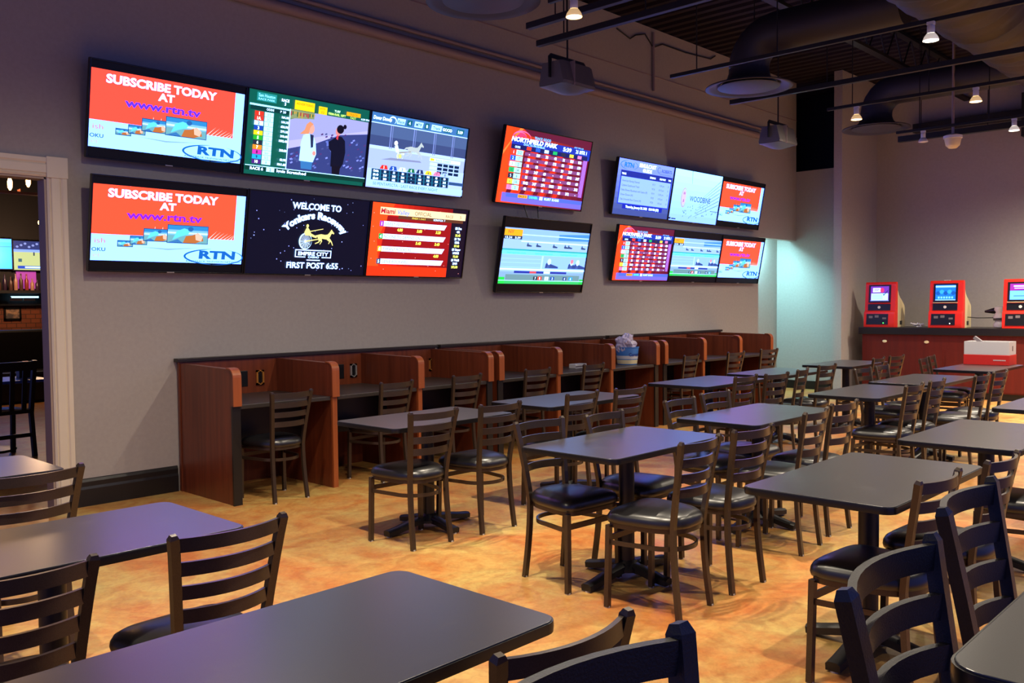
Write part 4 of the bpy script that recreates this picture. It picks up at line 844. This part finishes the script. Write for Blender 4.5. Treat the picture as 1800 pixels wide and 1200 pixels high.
def track_lamp(x, y, label, bulb, power, col, tilt=(0, 0)):
    t = thing('track_lamp', label, 'spotlight', (x, y, SPOT_Z), 0, 'track lamps')
    MB().box(-.018, .018, -.03, .03, .125, .152, .003).build('track_adapter', 'white', t)
    MB().lathe([(.026, .055), (.030, .06), (.030, .115), (.024, .125)], n=18).build('lamp_housing', 'white', t, 40)
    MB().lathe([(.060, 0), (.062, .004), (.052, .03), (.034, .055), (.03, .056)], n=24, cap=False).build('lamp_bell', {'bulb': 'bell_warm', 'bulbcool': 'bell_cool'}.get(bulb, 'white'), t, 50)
    MB().tube([(.03, 0, .09), (.055, .02, .075), (.062, .02, .05), (.05, .01, .03)], .004, 6).build('yoke', 'white', t)
    MB().lathe([(0, -.006), (.03, -.004), (.056, .002), (.056, .006), (0, .006)], n=24, cap=False).build('bulb_face', bulb, t, 50)
    if power:
        for nm, k, sz, bl in (('lamp_spill', .60, 168, 1.0), ('lamp_beam', .78, 74, .8)):
            ld = bpy.data.lights.new(nm, 'SPOT'); ld.energy = power*k; ld.color = col; ld.spot_size = R(sz); ld.spot_blend = bl; ld.shadow_soft_size = .03
            lo = bpy.data.objects.new(nm, ld); C.objects.link(lo); lo.parent = t; lo.location = (0, 0, -.02); lo.rotation_euler = (R(tilt[0]), R(tilt[1]), 0)
    return t
track_lamp(5.16, 4.21, 'warm glowing lamp at top centre, above the left loudspeaker', 'bulb', SPOT_W, WARM)
track_lamp(7.68, 2.54, 'white glowing lamp at upper right in front of the large duct', 'bulbcool', SPOT_W, (1, .86, .70))
track_lamp(10.38, 2.97, 'warm glowing lamp right of the camera dome on the second rail', 'bulb', SPOT_W, WARM)
track_lamp(10.38, 4.25, 'warm glowing lamp beside the far round diffuser', 'bulb', SPOT_W, WARM, (20, 0))
track_lamp(12.5, 4.22, 'unlit white lamp left of the camera dome', 'white', 0, WARM)
track_lamp(12.5, 3.13, 'small pale glowing lamp at the right edge', 'bulbcool', SPOT_W, (1, .86, .70))
for x, y, l in ((2.66, 4.62, 'over the left tables near the wall'), (2.66, 3.1, 'over the left tables in mid row'), (2.6, 1.75, 'over the front tables'), (5.16, 2.4, 'over the second table of the middle row'), (5.16, .8, 'over the right front'), (7.7, .9, 'over the right edge tables'), (.2, 3.2, 'over the far left tables'), (10.4, 1.2, 'beyond the right edge'), (13.5, 2.5, 'added as fill above the counter'), (13.5, 1.1, 'added as fill above the counter end')):
    track_lamp(x, y, 'track lamp out of view '+l, 'bulb', SPOT_W*(3.3 if 'counter' in l else 1), WARM)  # counter pair is added and boosted to brighten the back wall
def diffuser(x, y, z, label, run):
    t = thing('air_diffuser', label, 'air vent', (x, y, z), 0, 'round ceiling air diffusers')
    MB().lathe([(.30, .05), (.45, .012), (.455, .0), (.445, -.006), (.40, .008), (.36, .02), (.30, .04)], n=48, cap=False).build('outer_ring', 'diff', t, 50)
    MB().lathe([(0, .0), (.30, .0), (.325, .008), (.31, .02), (0, .03)], n=48, cap=False).build('centre_disc', 'diff', t, 50)
    MB().lathe([(.29, .04), (.23, .10), (.21, .16), (.21, .2)], n=32, cap=False).build('neck', 'duct', t, 50)
    el = [(0, -.32*(1-math.cos(R(a))), .2+.32*math.sin(R(a))) for a in range(0, 91, 15)]+[(0, -run, .52)]
    MB().tube(el, .21, 24, up=(1, 0, 0)).build('branch_duct', 'duct', t, 50)
diffuser(5.07, 5.06, 3.89, 'large round ceiling diffuser cut by the top edge', 1.95)
diffuser(8.76, 4.75, 3.78, 'round ceiling diffuser in the middle with blue reflection', 1.62)
diffuser(12.77, 4.95, 3.91, 'farthest round ceiling diffuser with elbow duct above it', 1.82)
fl = MB(); P = []; Sx = []
n = 120
for i in range(n+1):
    x = 6.5+8.6*i/n; P.append((x, 2.58, 4.40)); Sx.append(1+.03*math.cos(i*2.2)+.02*math.sin(i*.9))
fl.tube(P, .49, 28, scales=Sx)
tag(fl.build('air_duct', 'flex', smooth=60), 'large ribbed brown air duct at upper right', 'duct')
def speaker(x, y, z, label):
    t = thing('hanging_loudspeaker', label, 'loudspeaker', (x, y, z), 0, 'hanging loudspeakers')
    w = .24
    pr = [(-.11, .13), (.11, .13), (.16, -.06), (.155, -.085), (-.155, -.085), (-.16, -.06)]
    m = MB(); r0 = [(a*1.0, b) for a, b in pr]
    m.loft([[(-w, a*.9, b*.95) for a, b in pr], [(-w*.8, a, b) for a, b in pr], [(w*.8, a, b) for a, b in pr], [(w, a*.9, b*.95) for a, b in pr]])
    m.build('cabinet', 'spk', t)
    g = MB(); rr = []
    for i in range(9):
        u = -1+2*i/8; rr.append([(u*w*.98, a*(1-.12*u*u), -.085-.055*(1-u*u)*(1-(a/.16)**2)) for a in (-.155, -.08, 0, .08, .155)])
    for i in range(8):
        for j in range(4): g.bm.faces.new([g.bm.verts.new(q) for q in (rr[i][j], rr[i+1][j], rr[i+1][j+1], rr[i][j+1])])
    bmesh.ops.remove_doubles(g.bm, verts=g.bm.verts, dist=1e-5)
    g.build('grille', 'spkgrille', t, 50)
    MB().sweep([(-w-.012, 0, -.02), (-w-.012, 0, .17), (-w, 0, .18), (w, 0, .18), (w+.012, 0, .17), (w+.012, 0, -.02)], SQ(.02, .006), up=(0, 1, 0)).build('bracket', 'black_steel', t)
    MB().tube([(0, 0, .18), (0, 0, ZC-z)], .009, 8).build('hanger_rod', 'black_steel', t)
    MB().box(-.1, -.094, -.17, -.112, -.09, .13).build('safety_strap', 'pipe', t)
speaker(6.54, 5.42, 3.60, 'dark loudspeaker hanging left of centre, below the brightest lamp')
speaker(10.70, 5.39, 3.58, 'loudspeaker hanging at the end of the wall, its side lit yellow')
cd = thing('camera_dome', 'white surveillance camera dome on a long rod at upper right', 'camera', (12.57, 3.87, 3.48))
MB().lathe([(0, 0), (.05, .005), (.085, .04), (.10, .11), (.10, .13)], n=24).build('dome', 'kcream', cd, 50)
MB().lathe([(.115, .13), (.115, .165), (.06, .185), (.02, .19)], n=24).build('mount_cap', 'white', cd, 50)
MB().tube([(0, 0, .185), (0, 0, ZC-3.48)], .017, 10).build('pole', 'pipe', cd)

tag(MB().tube([(9.39, 6.955, 5.02), (9.68, 6.955, 4.95), (9.8, 6.955, 5.02), (10.02, 6.955, 5.08), (10.21, 6.955, 4.94), (10.43, 6.955, 5.03), (11.0, 6.955, 5.03), (11.69, 6.955, 5.07), (11.82, 6.955, 5.14)], .009, 6).build('loose_wire', 'black_steel'), 'thin dark wire drooping along the top of the television wall', 'wire')
tag(MB().tube([(10.2, 6.945, 5.14), (10.2, 6.945, 4.36)], .018, 8).build('drop_conduit', 'pipe'), 'short vertical conduit on the wall between loudspeakers, above the thick pipe', 'pipe')
# ------------------------------------------------------------ recess light
ls = MB().box(13.22, 13.75, 7.12, 7.22, 2.605, 2.62).build('led_strip', 'aqua'); tag(ls, 'aqua light strip hidden above the recess opening', 'light')
struct(MB().box(13.0, XB, 7.09, 7.42, 2.9, 2.95), 'trim_6', 'wall', 'underside of the recess', 'trim')

# ------------------------------------------------------------ bar room beyond the doorway
YB = 17.0
struct(MB().box(-4, 9, 7.42, YB+.1, -.1, 0), 'floor_bar', 'floor', 'orange floor of the bar room beyond the doorway', 'floor')
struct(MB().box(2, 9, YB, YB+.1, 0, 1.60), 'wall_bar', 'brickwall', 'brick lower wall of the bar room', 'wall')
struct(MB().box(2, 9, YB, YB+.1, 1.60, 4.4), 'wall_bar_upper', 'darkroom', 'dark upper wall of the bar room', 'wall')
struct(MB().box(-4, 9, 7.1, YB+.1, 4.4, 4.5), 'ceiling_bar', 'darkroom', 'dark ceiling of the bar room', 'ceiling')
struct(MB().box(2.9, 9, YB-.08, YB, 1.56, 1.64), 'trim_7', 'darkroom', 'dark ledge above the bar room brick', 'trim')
def at(px, z, y=None):   # helper for the bar wall: measured at 12.5 m, moved out to the wall
    return px*YB/12.5, 1.5+(z-1.5)*YB/12.5
def bar_tv(xa, za, xb, zb, kind, label):
    x0, z1 = at(xa, za); x1, z0 = at(xb, zb); t = thing('bar_television', label, 'television', ((x0+x1)/2, YB-.1, (z0+z1)/2), 0, 'televisions in the bar room')
    w, h = x1-x0, z1-z0
    MB().box(-w/2-.02, w/2+.02, .002, .07, -h/2-.02, h/2+.02, .005).build('bezel', 'tvblack', t)
    s = Screen(16, 9, (90, 215, 250))
    if kind: 
        s.rect(0, 0, 16, 9, (205, 205, 150)); s.rect(0, 5.8, 16, 9, (50, 60, 120)); s.rect(0, 5.6, 16, 6.4, (150, 180, 225))
        for i in range(14): s.ell(1+i*1.1, 7.2+(i % 3)*.5, .4, .35, (150, 160, 200), 10)
        s.arc(14, 3, 3.2, 2.2, 0, 359, .2, (225, 235, 215)); s.rect(1, .4, 11, 1.3, (40, 80, 190)); s.rect(3, .6, 8, 1.1, (225, 235, 250)); s.rect(5.4, 4.5, 5.8, 5.6, (60, 70, 90)); s.rect(1.2, 2.5, 2.2, 3.5, (70, 110, 120))
    else: s.rect(0, 6.6, 16, 6.75, (60, 170, 215)); s.rect(0, 8, 16, 9, (120, 225, 252))
    s.mesh(w, h, 'screen', t)
bar_tv(3.30, 2.386, 3.912, 2.01, 0, 'plain light blue television at the left edge of the doorway view')
bar_tv(3.935, 2.37, 4.62, 2.0, 1, 'television showing a basketball court through the doorway')
x0, z1 = at(3.975, 1.98); x1, z0 = at(4.21, 1.76)
t = thing('lit_niche', 'purple lit back-bar panel behind bottles seen through doorway', 'panel', ((x0+x1)/2, YB-.03, (z0+z1)/2))
MB().box(-(x1-x0)/2, (x1-x0)/2, 0, .025, -(z1-z0)/2, (z1-z0)/2).build('glow_panel', mat('purple_glow', lin(150, 60, 150), .4, emit=((.42, .06, .36, 1), .8)), t)
sx, sz = at(4.0, 1.735)
tag(MB().box(4.6, 7.5, YB-.34, YB, sz-.05, sz).build('bottle_shelf', 'darkroom'), 'dark bottle shelf under the bar televisions', 'shelf')
rn = random.Random(2)
for i in range(15):
    bx_ = 4.72+i*.088+rn.uniform(-.01, .01); hh = rn.uniform(.18, .30)
    c = rn.choice([(190, 140, 120), (150, 60, 50), (170, 160, 150), (90, 60, 50), (60, 40, 60)])
    o = MB().lathe([(.03, 0), (.032, .01), (.032, hh*.6), (.012, hh*.75), (.012, hh)], (0, 0, 0), 12).build('bottle', mat('bottle_glass', lin(*c), .25), None, 50); o.location = (bx_, YB-.20, sz)
    tag(o, 'small bottle on the dark shelf below the bar televisions', 'bottle', 'bottles behind the bar')
x0, z1 = at(3.817, 1.523); x1, z0 = at(4.019, 1.36)
t = thing('picture_frame', 'small black framed picture on the bar room brick wall', 'picture', ((x0+x1)/2, YB-.03, (z0+z1)/2)); w, h = x1-x0, z1-z0
MB().box(-w/2, w/2, 0, .028, h/2-.03, h/2).box(-w/2, w/2, 0, .028, -h/2, -h/2+.03).box(-w/2, -w/2+.03, 0, .028, -h/2, h/2).box(w/2-.03, w/2, 0, .028, -h/2, h/2).build('frame', 'black', t)
MB().box(-w/2+.03, w/2-.03, .012, .026, -h/2+.03, h/2-.03).build('print', mat('faded_print', lin(190, 150, 120), .6, noise=((9, 9, 14), lin(90, 80, 80), 4, .4, .6)), t)
sx, sz = at(3.97, 1.63)
t = thing('under_shelf_light', 'blue-white light bar below the bottle shelf', 'light', (sx+.10, YB-.12, sz+.03)); MB().box(-.22, .22, -.02, .02, -.015, .015).build('light_bar', mat('blue_white_light', lin(150, 210, 255), .4, emit=((.4, .75, 1, 1), 2.5)), t)
t = thing('menu_card', 'pale card standing on the ledge under the light bar', 'card', (sx+.06, YB-.14, 1.641)); MB().box(-.2, -.01, 0, .01, 0, .075).box(.01, .2, 0, .01, 0, .075).build('card', 'boxwhite', t)
struct(MB().box(-4.1, -4, 7.1, YB+.1, 0, 4.5), 'wall_bar_left', 'darkroom', 'unseen left wall added to keep the bar room dark', 'wall')  # unseen side walls added to keep world light out
struct(MB().box(9, 9.1, 7.1, YB+.1, 0, 4.5), 'wall_bar_right', 'darkroom', 'unseen right wall added to keep the bar room dark', 'wall')
# booths and table in the bar room
t = thing('booth_bench', 'dark upholstered booth against the brick wall of the bar room', 'bench', (5.3, 15.6, 0)); MB().box(-1.2, 1.3, .35, .6, 0, 1.16, .04).build('bench_back', 'dark_wood', t); MB().box(-1.2, 1.3, -.25, .35, 0, .5, .04).build('bench_seat', 'dark_wood', t)
t = thing('bar_room_table', 'dark table in the bar room with blue reflection coloured into its top', 'table', (3.0, 10.5, 0)); MB().box(-.75, .55, -.36, .36, .72, .75, .006).build('tabletop', mat('blue_reflection_paint', lin(60, 100, 235), .3), t); MB().lathe([(.05, .02), (.05, .72)], n=14).build('pedestal_column', 'dark_wood', t); MB().lathe([(.28, 0), (.28, .02), (.05, .05)], n=20).build('base_plate', 'dark_wood', t)  # blue reflection is put into the tabletop's base colour
def bar_chair(x, y, rz, label):
    t = thing('slat_back_chair', label, 'chair', (x, y, 0), rz, 'dark chairs in the bar room')
    for s in (-1, 1):
        MB().sweep([(s*.2, -.03, 0), (s*.2, .02, .44), (s*.21, -.06, .98)], SQ(.02, .02), up=(0, 1, 0)).build('back_post', 'dark_wood', t)
        MB().sweep([(s*.2, .42, 0), (s*.2, .4, .44)], SQ(.02, .02), up=(0, 1, 0)).build('leg', 'dark_wood', t)
    MB().box(-.22, .22, 0, .44, .44, .48, .01).build('seat', 'dark_wood', t)
    MB().box(-.21, .21, -.07, -.04, .88, .97).build('top_rail', 'dark_wood', t)
    for k in range(3): MB().sweep([(-.12+.12*k, .0, .48), (-.12+.12*k, -.05, .9)], SQ(.022, .008), up=(0, 1, 0)).build('slat', 'dark_wood', t)
    MB().box(-.2, .2, .0, .02, .2, .24).build('stretcher', 'dark_wood', t)
bar_chair(3.02, 9.75, R(8), 'black wooden chair nearest the door jamb in the bar room')
bar_chair(2.45, 9.8, R(-4), 'black wooden chair left in the doorway view of bar room')
t = thing('condiment_caddy', 'dark condiment caddy with orange jar on bar room table', 'caddy', (3.42, 10.55, .751)); MB().box(-.08, .08, -.05, .05, 0, .09).build('rack', 'black', t); MB().lathe([(.035, .09), (.04, .15), (.03, .18)], n=12).build('jar', 'brass', t)
t = thing('lantern_pendant', 'long lantern fixture with two glowing filament bulbs at the top of the doorway', 'pendant lamp', (2.75, 8.5, 2.50))
MB().box(-.22, .22, -.04, .04, 0, .02).box(-.20, -.19, -.04, .04, .02, .045).box(0, .01, -.04, .04, .02, .045).box(.19, .2, -.04, .04, .02, .045).build('tray', mat('lantern_metal', lin(150, 100, 70), .5), t)
for x, z in ((-.07, .085), (.078, .125)): MB().lathe([(.006, -.055), (.018, -.03), (.02, .02), (.010, .05), (.0, .055)], (x, 0, z), 12).build('filament_bulb', 'filament', t, 50)
MB().tube([(-.2, 0, .0), (-.2, 0, 1.9)], .008, 6).tube([(.2, 0, 0), (.2, 0, 1.9)], .008, 6).build('hanger_rod', 'black_steel', t)
t = thing('globe_pendant', 'small round glowing pendant lamp beside the right door jamb', 'pendant lamp', (3.44, 10.0, 2.40)); MB().lathe([(0, -.03), (.025, -.02), (.032, .0), (.025, .02), (0, .03)], n=14).build('bulb', 'filament', t, 50); MB().tube([(0, 0, .03), (0, 0, 2.0)], .006, 6).build('cord', 'black_steel', t)
for lx, ly, lz, e, c in ((3.2, 11.0, 3.6, 26, (1, .5, .2)), (5.3, 15.7, 2.5, 70, (1, .6, .34))):  # unseen fill lights added for the bar room, without fixtures
    pl = bpy.data.lights.new('bar_fill', 'POINT'); pl.energy = e; pl.color = c; pl.shadow_soft_size = .1
    po = bpy.data.objects.new('bar_fill', pl); C.objects.link(po); po.location = (lx, ly, lz)
bpy.context.view_layer.update()
